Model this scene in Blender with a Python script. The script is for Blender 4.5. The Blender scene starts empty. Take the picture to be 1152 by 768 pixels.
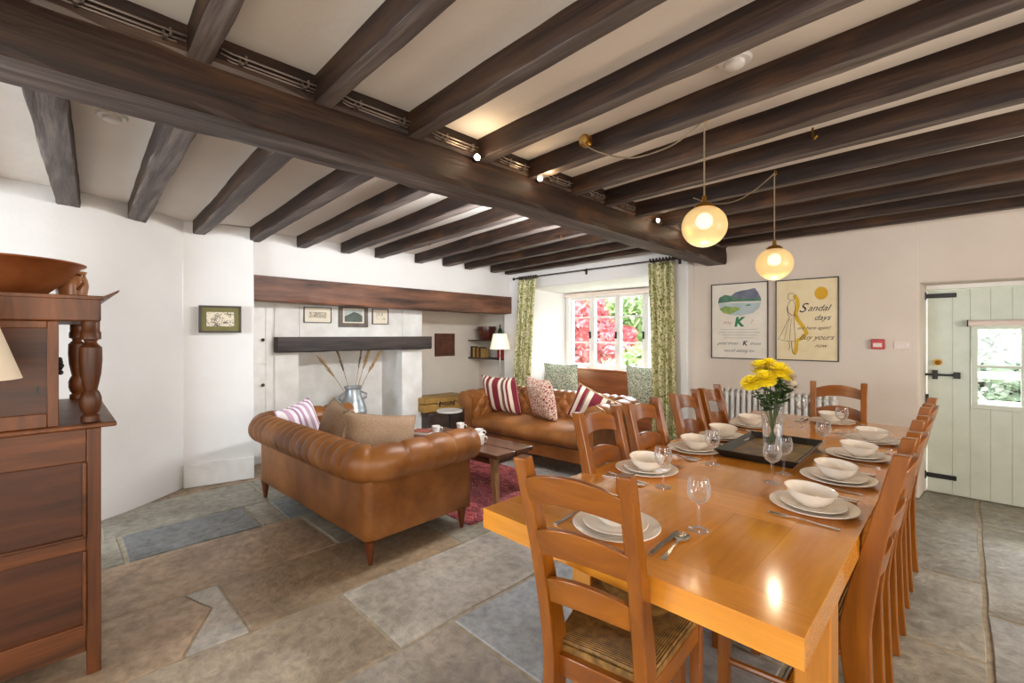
import bpy, bmesh, math, random
from mathutils import Vector, Matrix, noise
PI = math.pi
R = random.Random(7)
scene = bpy.context.scene
COL = scene.collection

# ------------------------------------------------------------------ mesh helpers
class MB:
    def __init__(self):
        self.v = []; self.f = []; self.m = []; self.t = []
    def add(self, vs, fs, mi=0, tint=None, M=None):
        o = len(self.v)
        for p in vs:
            p = Vector(p)
            if M is not None: p = M @ p
            self.v.append(p)
        for q in fs:
            self.f.append([o + i for i in q]); self.m.append(mi); self.t.append(tint)
        return self
    def box(self, x0, x1, y0, y1, z0, z1, mi=0, tint=None, M=None):
        vs = [(x0,y0,z0),(x1,y0,z0),(x1,y1,z0),(x0,y1,z0),(x0,y0,z1),(x1,y0,z1),(x1,y1,z1),(x0,y1,z1)]
        return self.add(vs, [(3,2,1,0),(4,5,6,7),(0,1,5,4),(1,2,6,5),(2,3,7,6),(3,0,4,7)], mi, tint, M)
    def prism(self, poly, z0, z1, mi=0, tint=None, M=None):
        n = len(poly)
        vs = [(x,y,z0) for x,y in poly] + [(x,y,z1) for x,y in poly]
        fs = [tuple(range(n-1,-1,-1)), tuple(range(n,2*n))] + [(i,(i+1)%n,n+(i+1)%n,n+i) for i in range(n)]
        return self.add(vs, fs, mi, tint, M)
    def loft(self, rings, closed=True, caps=True, mi=0, tint=None, M=None):
        n = len(rings[0]); vs = [p for r in rings for p in r]; fs = []
        for k in range(len(rings)-1):
            for i in range(n if closed else n-1):
                a = k*n+i; b = k*n+(i+1)%n
                fs.append((a,b,b+n,a+n))
        if caps and closed:
            fs.append(tuple(range(n-1,-1,-1))); fs.append(tuple(range((len(rings)-1)*n, len(rings)*n)))
        return self.add(vs, fs, mi, tint, M)
    def tube(self, pts, r, n=8, mi=0, caps=True, M=None, tint=None):
        pts = [Vector(p) for p in pts]; rings = []; up = Vector((0,0,1))
        for i, p in enumerate(pts):
            d = (pts[min(i+1,len(pts)-1)] - pts[max(i-1,0)]).normalized()
            u = up if abs(d.dot(up)) < .95 else Vector((1,0,0))
            a = d.cross(u).normalized(); b = a.cross(d).normalized()
            rr = r[i] if isinstance(r,(list,tuple)) else r
            rings.append([p + a*(rr*math.cos(2*PI*k/n)) + b*(rr*math.sin(2*PI*k/n)) for k in range(n)])
        return self.loft(rings, True, caps, mi, tint, M)
    def lathe(self, prof, n=24, c=(0,0,0), mi=0, M=None, caps=False):
        rings = [[(c[0]+r*math.cos(2*PI*k/n), c[1]+r*math.sin(2*PI*k/n), c[2]+z) for k in range(n)] for r,z in prof]
        return self.loft(rings, True, caps, mi, None, M)
    def sphere(self, c, r, n=16, m=10, mi=0, sz=1, M=None):
        prof = [(max(r*math.sin(PI*j/m),1e-4), -r*sz*math.cos(PI*j/m)) for j in range(m+1)]
        return self.lathe(prof, n, c, mi, M)
    def mesh(self, name, mats, smooth=35, tintname='tint'):
        me = bpy.data.meshes.new(name)
        me.from_pydata([tuple(p) for p in self.v], [], self.f)
        for m in (mats if isinstance(mats,(list,tuple)) else [mats]): me.materials.append(m)
        for p, mi in zip(me.polygons, self.m): p.material_index = mi
        if any(t is not None for t in self.t):
            ca = me.color_attributes.new(tintname, 'FLOAT_COLOR', 'CORNER')
            for p, t in zip(me.polygons, self.t):
                t = t if t is not None else (1,1,1)
                for li in p.loop_indices: ca.data[li].color = (t[0],t[1],t[2],1)
        bm = bmesh.new(); bm.from_mesh(me)
        bmesh.ops.recalc_face_normals(bm, faces=bm.faces)
        bm.to_mesh(me); bm.free()
        if smooth:
            for p in me.polygons: p.use_smooth = True
            me.set_sharp_from_angle(angle=math.radians(smooth))
        return me
    def build(self, name, mats, parent=None, smooth=35, bevel=0, loc=None, rot=None, seg=2):
        o = bpy.data.objects.new(name, self.mesh(name, mats, smooth)); COL.objects.link(o)
        if parent is not None: o.parent = parent
        if loc: o.location = loc
        if rot: o.rotation_euler = rot
        if bevel:
            b = o.modifiers.new('bevel','BEVEL'); b.width = bevel; b.segments = seg; b.limit_method = 'ANGLE'; b.angle_limit = math.radians(50)
        return o

def thing(name, label, cat, loc=(0,0,0), rot=(0,0,0), group=None):
    o = bpy.data.objects.new(name, None); COL.objects.link(o); o.empty_display_size = .1
    o.location = loc; o.rotation_euler = rot if isinstance(rot,(tuple,list)) else (0,0,rot)
    return tag(o, label, cat, group)
def tag(o, label, cat, group=None, kind=None):
    o['label'] = label; o['category'] = cat
    if group: o['group'] = group
    if kind: o['kind'] = kind
    return o
def struct(o):
    o['kind'] = 'structure'; return o
def children_of(r):
    return [c for c in COL.objects if c.parent is r]
def dup(root, loc, rot=None, label=None):
    def cp(o, par):
        c = o.copy(); COL.objects.link(c); c.parent = par
        for ch in children_of(o): cp(ch, c)
        return c
    c = cp(root, None); c.location = loc
    if rot is not None: c.rotation_euler = rot if isinstance(rot,(tuple,list)) else (0,0,rot)
    if label: c['label'] = label
    return c

# ------------------------------------------------------------------ material helpers
def lin(h):
    c = [int(h[i:i+2],16)/255 for i in (0,2,4)]
    return tuple((x/12.92 if x <= .04045 else ((x+.055)/1.055)**2.4) for x in c)
def newmat(name):
    m = bpy.data.materials.new(name); m.use_nodes = True; nt = m.node_tree; nt.nodes.clear()
    out = nt.nodes.new('ShaderNodeOutputMaterial'); p = nt.nodes.new('ShaderNodeBsdfPrincipled')
    nt.links.new(p.outputs[0], out.inputs[0]); return m, nt, p, out
def N(nt, typ, **kw):
    n = nt.nodes.new(typ)
    for k, v in kw.items():
        if k.startswith('i_'):
            key = k[2:]; n.inputs[int(key) if key.isdigit() else key.replace('_',' ')].default_value = v
        else: setattr(n, k, v)
    return n
def coords(nt, scale=(1,1,1), rot=(0,0,0), kind='Object'):
    tc = N(nt,'ShaderNodeTexCoord'); mp = N(nt,'ShaderNodeMapping')
    mp.inputs['Scale'].default_value = scale; mp.inputs['Rotation'].default_value = rot
    nt.links.new(tc.outputs[kind], mp.inputs[0]); return mp.outputs[0]
def ramp(nt, fac, stops, interp='LINEAR'):
    r = N(nt,'ShaderNodeValToRGB'); cr = r.color_ramp; cr.interpolation = interp
    while len(cr.elements) < len(stops): cr.elements.new(.5)
    for e,(p,c) in zip(cr.elements, stops): e.position = p; e.color = (*c,1) if len(c)==3 else c
    nt.links.new(fac, r.inputs[0]); return r.outputs[0]
def mixc(nt, fac, a, b, blend='MIX'):
    m = N(nt,'ShaderNodeMix', data_type='RGBA', blend_type=blend)
    for s, v in ((0,fac),(6,a),(7,b)):
        if isinstance(v,(int,float)): m.inputs[s].default_value = v
        elif isinstance(v,tuple): m.inputs[s].default_value = (*v,1) if len(v)==3 else v
        else: nt.links.new(v, m.inputs[s])
    return m.outputs[2]
def bump(nt, p, h, strength=.3, dist=.01):
    b = N(nt,'ShaderNodeBump'); b.inputs['Strength'].default_value = strength; b.inputs['Distance'].default_value = dist
    nt.links.new(h, b.inputs['Height']); nt.links.new(b.outputs[0], p.inputs['Normal'])
def noise_tex(nt, vec, scale, detail=4, rough=.55, dist=0):
    n = N(nt,'ShaderNodeTexNoise'); n.inputs['Scale'].default_value = scale; n.inputs['Detail'].default_value = detail
    n.inputs['Roughness'].default_value = rough; n.inputs['Distortion'].default_value = dist
    if vec is not None: nt.links.new(vec, n.inputs['Vector'])
    return n.outputs['Fac']
def plain(name, c1, c2=None, rough=.6, metal=0, scale=8, b=0, bd=.005, coat=0, stretch=(1,1,1), spec=None):
    m, nt, p, out = newmat(name)
    v = coords(nt, stretch); n = noise_tex(nt, v, scale)
    c2 = c2 or tuple(x*.85 for x in c1)
    nt.links.new(ramp(nt, n, [(.3,c2),(.7,c1)]), p.inputs['Base Color'])
    p.inputs['Roughness'].default_value = rough; p.inputs['Metallic'].default_value = metal
    if coat: p.inputs['Coat Weight'].default_value = coat; p.inputs['Coat Roughness'].default_value = .12
    if spec is not None: p.inputs['Specular IOR Level'].default_value = spec
    if b: bump(nt, p, n, b, bd)
    return m
def wood(name, c1, c2, axis='y', rough=.35, scale=9, coat=0, tint=False, b=.08, dark=None, ctr=1):
    m, nt, p, out = newmat(name)
    st = {'x':(.09,1,1),'y':(1,.09,1),'z':(1,1,.09)}[axis]
    v = coords(nt, st)
    n = noise_tex(nt, v, scale*2.2, 5, .6, .6); n2 = noise_tex(nt, v, scale*9, 3, .7)
    n3 = noise_tex(nt, coords(nt), 2.2, 2)
    base = ramp(nt, n, [(.28,c2),(.5,tuple((a+b_)/2 for a,b_ in zip(c1,c2))),(.72,c1)])
    base = mixc(nt, .22*ctr, base, ramp(nt, n2, [(.35,tuple(x*.45 for x in c2)),(.65,(1,1,1))]), 'MULTIPLY')
    base = mixc(nt, .5*ctr, base, ramp(nt, n3, [(.3,(.6,.55,.5)),(.7,(1.1,1.1,1.1))]), 'MULTIPLY')
    if tint:
        a = N(nt,'ShaderNodeAttribute', attribute_name='tint'); base = mixc(nt, 1.0, base, a.outputs['Color'], 'MULTIPLY')
    if dark:
        g = N(nt,'ShaderNodeNewGeometry'); s = N(nt,'ShaderNodeSeparateXYZ'); nt.links.new(g.outputs['Normal'], s.inputs[0])
        base = mixc(nt, ramp(nt, s.outputs['Z'], [(0.0,(1,1,1)),(.001,(0,0,0))]), base, base)
    nt.links.new(base, p.inputs['Base Color']); p.inputs['Roughness'].default_value = rough
    if coat: p.inputs['Coat Weight'].default_value = coat; p.inputs['Coat Roughness'].default_value = .1
    bump(nt, p, n2, b, .004)
    return m
def glass_thin(name, tintc=(1,1,1), gl=.06):
    m, nt, p, out = newmat(name); nt.nodes.remove(p)
    t = N(nt,'ShaderNodeBsdfTransparent'); g = N(nt,'ShaderNodeBsdfGlossy'); mx = N(nt,'ShaderNodeMixShader')
    t.inputs[0].default_value = (*tintc,1); g.inputs['Roughness'].default_value = .02; mx.inputs[0].default_value = gl
    nt.links.new(t.outputs[0], mx.inputs[1]); nt.links.new(g.outputs[0], mx.inputs[2]); nt.links.new(mx.outputs[0], out.inputs[0])
    return m
def emit(name, c, s):
    m, nt, p, out = newmat(name); nt.nodes.remove(p); e = N(nt,'ShaderNodeEmission'); e.inputs[0].default_value = (*c,1); e.inputs[1].default_value = s
    nt.links.new(e.outputs[0], out.inputs[0]); return m

# ------------------------------------------------------------------ materials
def plaster(name, c, c2, sc=1.3):
    m, nt, p, out = newmat(name)
    v = coords(nt); n = noise_tex(nt, v, sc, 4); n2 = noise_tex(nt, v, 26, 4)
    nt.links.new(ramp(nt, n, [(.3,c2),(.7,c)]), p.inputs['Base Color']); p.inputs['Roughness'].default_value = .85
    a = N(nt,'ShaderNodeMath', operation='ADD'); nt.links.new(n, a.inputs[0])
    mm = N(nt,'ShaderNodeMath', operation='MULTIPLY'); mm.inputs[1].default_value = .12; nt.links.new(n2, mm.inputs[0]); nt.links.new(mm.outputs[0], a.inputs[1])
    bump(nt, p, a.outputs[0], .35, .03); return m
M_wall = plaster('wall plaster', lin('e9e7e4'), lin('e0ddd9')); M_wallr = plaster('warm-lit wall plaster', lin('ddd1c6'), lin('d2c5b8'))  # poster wall copy: light falloff put into a darker, warmer tint
M_ceil = plaster('ceiling plaster', lin('e8e1d8'), lin('ddd4c8'))
M_niche = plaster('recess plaster', lin('ece3d6'), lin('e2d7c8'))
M_white = plain('white paint', lin('eceae6'), lin('dfdcd6'), .45)
M_rough_white = plaster('rough white stone', lin('f0eeea'), lin('d9d5cd'), 3.5)
def beam_mat(axis):
    m, nt, p, out = newmat('old oak beam '+axis)
    st = {'x':(.07,1,1),'y':(1,.07,1)}[axis]
    n = noise_tex(nt, coords(nt, st), 16, 5, .6, .3); n2 = noise_tex(nt, coords(nt, tuple(.35 if q < 1 else .8 for q in st)), 6, 3); n3 = noise_tex(nt, coords(nt, st), 55, 3)
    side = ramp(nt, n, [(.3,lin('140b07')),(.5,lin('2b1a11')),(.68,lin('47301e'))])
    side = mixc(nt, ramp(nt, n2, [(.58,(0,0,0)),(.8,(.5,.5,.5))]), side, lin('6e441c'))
    bot = ramp(nt, n, [(.3,lin('352c28')),(.5,lin('564b46')),(.7,lin('7d716a'))])  # greyer undersides: window light reflected on the wood, put into the colour
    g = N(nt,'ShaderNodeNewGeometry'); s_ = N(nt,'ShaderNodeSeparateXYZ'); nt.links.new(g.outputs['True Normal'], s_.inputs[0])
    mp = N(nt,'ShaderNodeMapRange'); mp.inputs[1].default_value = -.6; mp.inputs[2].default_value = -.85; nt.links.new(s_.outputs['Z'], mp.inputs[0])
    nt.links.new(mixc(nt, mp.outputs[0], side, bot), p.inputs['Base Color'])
    p.inputs['Roughness'].default_value = .62; p.inputs['Specular IOR Level'].default_value = .35
    a = N(nt,'ShaderNodeMath', operation='MULTIPLY_ADD'); a.inputs[1].default_value = .5; nt.links.new(n3, a.inputs[0]); nt.links.new(n, a.inputs[2])
    bump(nt, p, a.outputs[0], .5, .012); return m
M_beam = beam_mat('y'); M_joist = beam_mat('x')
M_lintel = plain('oak lintel', lin('875a42'), lin('301c14'), .55, 0, 10, .9, .02, stretch=(1,.14,1))
M_mantel = plain('charred oak mantel', lin('4a3e3a'), lin('1b1614'), .6, 0, 9, .9, .02, stretch=(1,.14,1))
def floor_mat():
    m, nt, p, out = newmat('flagstone')
    v = coords(nt); n = noise_tex(nt, v, 2.6, 6, .6, .4); n2 = noise_tex(nt, v, 17, 6, .65, .3); n3 = noise_tex(nt, coords(nt,(1,.45,1)), 5, 3)
    a = N(nt,'ShaderNodeAttribute', attribute_name='tint')
    c = mixc(nt, 1.0, a.outputs['Color'], ramp(nt, n, [(.3,(.62,.6,.58)),(.5,(.95,.95,.95)),(.72,(1.25,1.22,1.18))]), 'MULTIPLY')
    c = mixc(nt, .7, c, ramp(nt, n2, [(.3,(.5,.5,.5)),(.6,(1.12,1.12,1.12))]), 'MULTIPLY')
    c = mixc(nt, .45, c, ramp(nt, n3, [(.35,(.75,.68,.6)),(.65,(1.1,1.1,1.12))]), 'MULTIPLY')
    nt.links.new(c, p.inputs['Base Color'])
    nt.links.new(ramp(nt, n2, [(.3,(.5,)*3),(.7,(.3,)*3)]), p.inputs['Roughness'])
    ad = N(nt,'ShaderNodeMath', operation='ADD'); nt.links.new(n, ad.inputs[0])
    ml = N(nt,'ShaderNodeMath', operation='MULTIPLY'); ml.inputs[1].default_value=.4; nt.links.new(n2, ml.inputs[0]); nt.links.new(ml.outputs[0], ad.inputs[1])
    bump(nt, p, ad.outputs[0], .75, .025); return m
M_flag = floor_mat()
M_mortar = plain('pale mortar', lin('b3a68f'), lin('8d8270'), .85, 0, 20, .4)
ORC1, ORC2 = lin('cf7f2c'), lin('a95a17')
M_table = wood('honey oak lacquer', lin('e7a03c'), lin('d28628'), 'y', .17, 5, .55, tint=True, b=.03, ctr=.6)
M_tablex = wood('honey oak crossgrain', lin('e7a03c'), lin('d28628'), 'x', .17, 5, .55, tint=True, b=.03, ctr=.6)
M_tleg = wood('honey oak leg', lin('d08c34'), lin('b8721f'), 'z', .28, 6, .3, ctr=.7)
M_chz = wood('chair oak upright', lin('aa640f'), lin('793e06'), 'z', .28, 6, .3, ctr=.8)
M_chx = wood('chair oak rail', lin('aa640f'), lin('793e06'), 'x', .28, 6, .3, ctr=.8)
M_chy = wood('chair oak side rail', lin('aa640f'), lin('793e06'), 'y', .28, 6, .3, ctr=.8)
M_rush = plain('woven rush', lin('9a7236'), lin('5a3c17'), .65, 0, 34, .4, .003)
M_drz = wood('dark dresser oak', lin('8e5122'), lin('43220d'), 'z', .42, 5, 0)
M_dry = wood('dark dresser oak rail', lin('8e5122'), lin('43220d'), 'y', .42, 5, 0)
M_drp = wood('dresser panel', lin('6f3a13'), lin('2a1306'), 'y', .42, 4, 0)
M_coffee = wood('dark plank', lin('7a4a2c'), lin('3a2013'), 'x', .3, 6, .2)
M_cofleg = wood('pale turned leg', lin('b08458'), lin('6e4a2c'), 'z', .4, 6)
M_settle = wood('old settle pine', lin('b9774c'), lin('844a2a'), 'x', .35, 5, .2)
def leather():
    m, nt, p, out = newmat('tan leather')
    v = coords(nt); n = noise_tex(nt, v, 3.5, 4, .6); n2 = noise_tex(nt, v, 60, 3)
    nt.links.new(ramp(nt, n, [(.28,lin('633914')),(.5,lin('855122')),(.75,lin('a46c36'))]), p.inputs['Base Color'])
    p.inputs['Roughness'].default_value = .4; bump(nt, p, n2, .12, .002); return m
M_leather = leather()
M_ceram = plain('cream ceramic', lin('f2e9de'), lin('ece1d3'), .18, coat=.3)
def glass(name, ior=1.45, rough=0, col=(1,1,1)):
    m, nt, p, out = newmat(name); nt.nodes.remove(p)
    g = N(nt,'ShaderNodeBsdfGlass'); g.inputs['IOR'].default_value = ior; g.inputs['Roughness'].default_value = rough; g.inputs['Color'].default_value = (*col,1)
    t = N(nt,'ShaderNodeBsdfTransparent'); lp = N(nt,'ShaderNodeMixShader'); lp.inputs[0].default_value = .2
    nt.links.new(g.outputs[0], lp.inputs[1]); nt.links.new(t.outputs[0], lp.inputs[2]); nt.links.new(lp.outputs[0], out.inputs[0]); return m
def glassware():
    m, nt, p, out = newmat('clear glassware'); nt.nodes.remove(p)
    t = N(nt,'ShaderNodeBsdfTransparent'); gg = N(nt,'ShaderNodeBsdfGlossy'); gg.inputs['Roughness'].default_value = .04; t.inputs[0].default_value = (.99,.99,.99,1)
    df = N(nt,'ShaderNodeBsdfTranslucent'); dd = N(nt,'ShaderNodeBsdfDiffuse'); m1 = N(nt,'ShaderNodeMixShader'); g = N(nt,'ShaderNodeMixShader'); g.inputs[0].default_value = .45; nt.links.new(df.outputs[0], m1.inputs[1]); nt.links.new(dd.outputs[0], m1.inputs[2]); nt.links.new(gg.outputs[0], g.inputs[1]); nt.links.new(m1.outputs[0], g.inputs[2])  # white diffuse in the mix puts edge highlights into the glass colour
    lf = N(nt,'ShaderNodeLayerWeight'); lf.inputs[0].default_value = .5; lw = N(nt,'ShaderNodeMath', operation='POWER'); lw.inputs[1].default_value = 1.7; nt.links.new(lf.outputs['Facing'], lw.inputs[0]); mx = N(nt,'ShaderNodeMixShader')
    k = N(nt,'ShaderNodeMath', operation='MULTIPLY_ADD'); k.inputs[1].default_value = .85; k.inputs[2].default_value = .04; nt.links.new(lw.outputs[0], k.inputs[0]); k.use_clamp = True
    nt.links.new(k.outputs[0], mx.inputs[0]); nt.links.new(t.outputs[0], mx.inputs[1]); nt.links.new(g.outputs[0], mx.inputs[2]); nt.links.new(mx.outputs[0], out.inputs[0]); return m
M_glass = glassware()
M_pane = glass_thin('window glass')
M_steel = plain('polished steel', (.75,.74,.72), (.6,.59,.57), .16, 1)
M_blackmetal = plain('black iron', (.015,.014,.013), (.008,.008,.008), .45)
M_brass = plain('aged brass', lin('b88a3a'), lin('8a6224'), .3, 1)
M_copper = plain('aged copper', lin('b9703f'), lin('8a4a24'), .42, .35, 5)
M_terra = plain('salt glaze stoneware', lin('b87f52'), lin('93582f'), .28, 0, 7)
M_black = plain('black lacquer', (.02,.018,.016), (.01,.009,.008), .25)
M_frame = plain('dark picture frame', lin('2c211c'), lin('191310'), .35)
M_zinc = plain('galvanised metal', lin('b3b7b8'), lin('8b9091'), .38, .7, 12)
M_green = plain('stem green', lin('4c6b26'), lin('2c4417'), .5, 0, 30)
M_yellow = plain('yellow petals', lin('fff03a'), lin('f8dc14'), .5, 0, 40)
M_petalw = plain('white petals', lin('f4ecdc'), lin('e6dcc4'), .5, 0, 40)
M_straw = plain('dried straw', lin('c9a878'), lin('8a6a3e'), .8, 0, 40)
M_door = plain('sage cream door paint', lin('d2d9cc'), lin('c9d0c1'), .4)
M_red = plain('red plastic', lin('c21f24'), lin('aa1a1e'), .35)
M_switch = plain('white plastic', lin('e3d3c9'), lin('dccbc0'), .35)
def bands(name, stops, axis='X', rep=1.0, off=0, rough=.85, kind='Object'):
    m, nt, p, out = newmat(name)
    tc = N(nt,'ShaderNodeTexCoord'); s = N(nt,'ShaderNodeSeparateXYZ'); nt.links.new(tc.outputs[kind], s.inputs[0])
    a = N(nt,'ShaderNodeMath', operation='MULTIPLY_ADD'); a.inputs[1].default_value = rep; a.inputs[2].default_value = off; nt.links.new(s.outputs[axis], a.inputs[0])
    f = N(nt,'ShaderNodeMath', operation='FRACT'); nt.links.new(a.outputs[0], f.inputs[0])
    nt.links.new(ramp(nt, f.outputs[0], stops, 'CONSTANT'), p.inputs['Base Color']); p.inputs['Roughness'].default_value = rough
    bump(nt, p, noise_tex(nt, coords(nt), 150, 2), .2, .002); return m
CRM, MAR, PNK = lin('e6d8c4'), lin('7d2230'), lin('a8768a')
M_stripe_red = bands('maroon ticking', [(0,CRM),(.1,MAR),(.2,lin('8a7462')),(.24,CRM),(.36,MAR),(.62,CRM),(.74,lin('6c4a44')),(.84,CRM),(.92,MAR)], 'X', 2.6, .5)
M_stripe_pink = bands('pink ticking', [(0,lin('efe8ea')),(.2,lin('b98fae')),(.36,lin('efe8ea')),(.5,lin('a97a9e')),(.62,lin('efe8ea')),(.8,lin('c5a3b8'))], 'X', 5.2, .2)
M_taupe = plain('taupe linen', lin('9a7f66'), lin('83694f'), .85, 0, 90, .2, .002)
def damask(name, bg, fg, sc, thr=.5):
    m, nt, p, out = newmat(name); v = coords(nt, (1,1,1))
    vo = N(nt,'ShaderNodeTexVoronoi', feature='DISTANCE_TO_EDGE'); vo.inputs['Scale'].default_value = sc; nt.links.new(v, vo.inputs['Vector'])
    n = noise_tex(nt, v, sc*1.6, 3, .6, 1.2)
    a = N(nt,'ShaderNodeMath', operation='MULTIPLY_ADD'); a.inputs[1].default_value = 1.6; nt.links.new(vo.outputs['Distance'], a.inputs[0]); nt.links.new(n, a.inputs[2])
    nt.links.new(ramp(nt, a.outputs[0], [(thr,fg),(thr+.05,bg),(thr+.3,bg),(thr+.34,fg)]), p.inputs['Base Color']); p.inputs['Roughness'].default_value = .85; return m
M_damask_red = damask('red damask', lin('e2d0b8'), lin('94323c'), 26, .56)
M_damask_green = damask('green damask', lin('d4d6c2'), lin('7d937c'), 20, .58)
def curtain_mat():
    m, nt, p, out = newmat('leafy curtain')
    v = coords(nt, (1,1,.7)); n = noise_tex(nt, v, 34, 3, .6, 1.5); n2 = noise_tex(nt, coords(nt,(1,1,.1)), 16, 2)
    c = ramp(nt, n, [(.36,lin('66682c')),(.46,lin('9a9a55')),(.54,lin('e6dfba')),(.66,lin('d3cb9c'))])
    nt.links.new(mixc(nt, .4, c, ramp(nt, n2, [(.35,(.55,.5,.35)),(.6,(1,1,1))]), 'MULTIPLY'), p.inputs['Base Color']); p.inputs['Roughness'].default_value = .9
    return m
M_curtain = curtain_mat()
def rug_mat():
    m, nt, p, out = newmat('red tribal rug'); v = coords(nt)
    sx = N(nt,'ShaderNodeSeparateXYZ'); nt.links.new(v, sx.inputs[0])
    n = noise_tex(nt, coords(nt,(1,1.8,1)), 16, 4, .7, .8); n2 = noise_tex(nt, v, 2.2, 2)
    vo = N(nt,'ShaderNodeTexVoronoi', distance='MANHATTAN'); vo.inputs['Scale'].default_value = 7; nt.links.new(coords(nt,(1,1.5,1)), vo.inputs['Vector'])
    c = ramp(nt, n, [(.34,lin('571a20')),(.44,lin('98333a')),(.55,lin('ab4646')),(.62,lin('cf8f84')),(.68,lin('8a2c34'))])
    d = ramp(nt, vo.outputs['Distance'], [(.0,lin('e0b0a2')),(.12,lin('5b1c26')),(.3,lin('a8434a')),(.5,lin('8c3038')),(.62,lin('d39b90')),(.7,lin('47202c'))], 'CONSTANT')
    c = mixc(nt, .45, c, d)
    a = N(nt,'ShaderNodeMath', operation='MULTIPLY'); a.inputs[1].default_value = 4.2; nt.links.new(sx.outputs['Y'], a.inputs[0]); f = N(nt,'ShaderNodeMath', operation='FRACT'); nt.links.new(a.outputs[0], f.inputs[0])
    c = mixc(nt, .5, c, ramp(nt, f.outputs[0], [(0,(1,1,1)),(.40,(.45,.36,.4)),(.46,(1.15,1,.95)),(.52,(.6,.45,.5)),(.58,(1,1,1))], 'CONSTANT'), 'MULTIPLY')
    c = mixc(nt, .4, c, ramp(nt, n2, [(.35,(.7,.65,.65)),(.65,(1.15,1.1,1.1))]), 'MULTIPLY')
    nt.links.new(c, p.inputs['Base Color']); p.inputs['Roughness'].default_value = .95
    bump(nt, p, noise_tex(nt, v, 200, 2), .5, .005); return m
M_rug = rug_mat()
M_shade = None
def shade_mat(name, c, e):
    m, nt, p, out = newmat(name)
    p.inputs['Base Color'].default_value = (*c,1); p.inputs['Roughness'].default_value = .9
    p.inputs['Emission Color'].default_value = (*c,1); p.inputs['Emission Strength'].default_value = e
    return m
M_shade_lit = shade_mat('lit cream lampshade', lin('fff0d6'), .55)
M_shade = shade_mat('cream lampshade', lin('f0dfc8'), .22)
M_tan = plain('tan suitcase', lin('a9823f'), lin('8a6529'), .45, 0, 6)
M_chest = plain('dark trunk', lin('4a342a'), lin('2c1d16'), .5)
M_marble = plain('pale marble', lin('dcd9d2'), lin('c4c0b8'), .25)
def leaf(name, c1, c2):
    m, nt, p, out = newmat(name); n = noise_tex(nt, coords(nt), 2.5, 3)
    g = N(nt,'ShaderNodeObjectInfo'); nt.links.new(ramp(nt, n, [(.35,c2),(.65,c1)]), p.inputs['Base Color']); p.inputs['Roughness'].default_value = .6
    return m
# ------------------------------------------------------------------ room shell
ZC = 2.47
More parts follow.
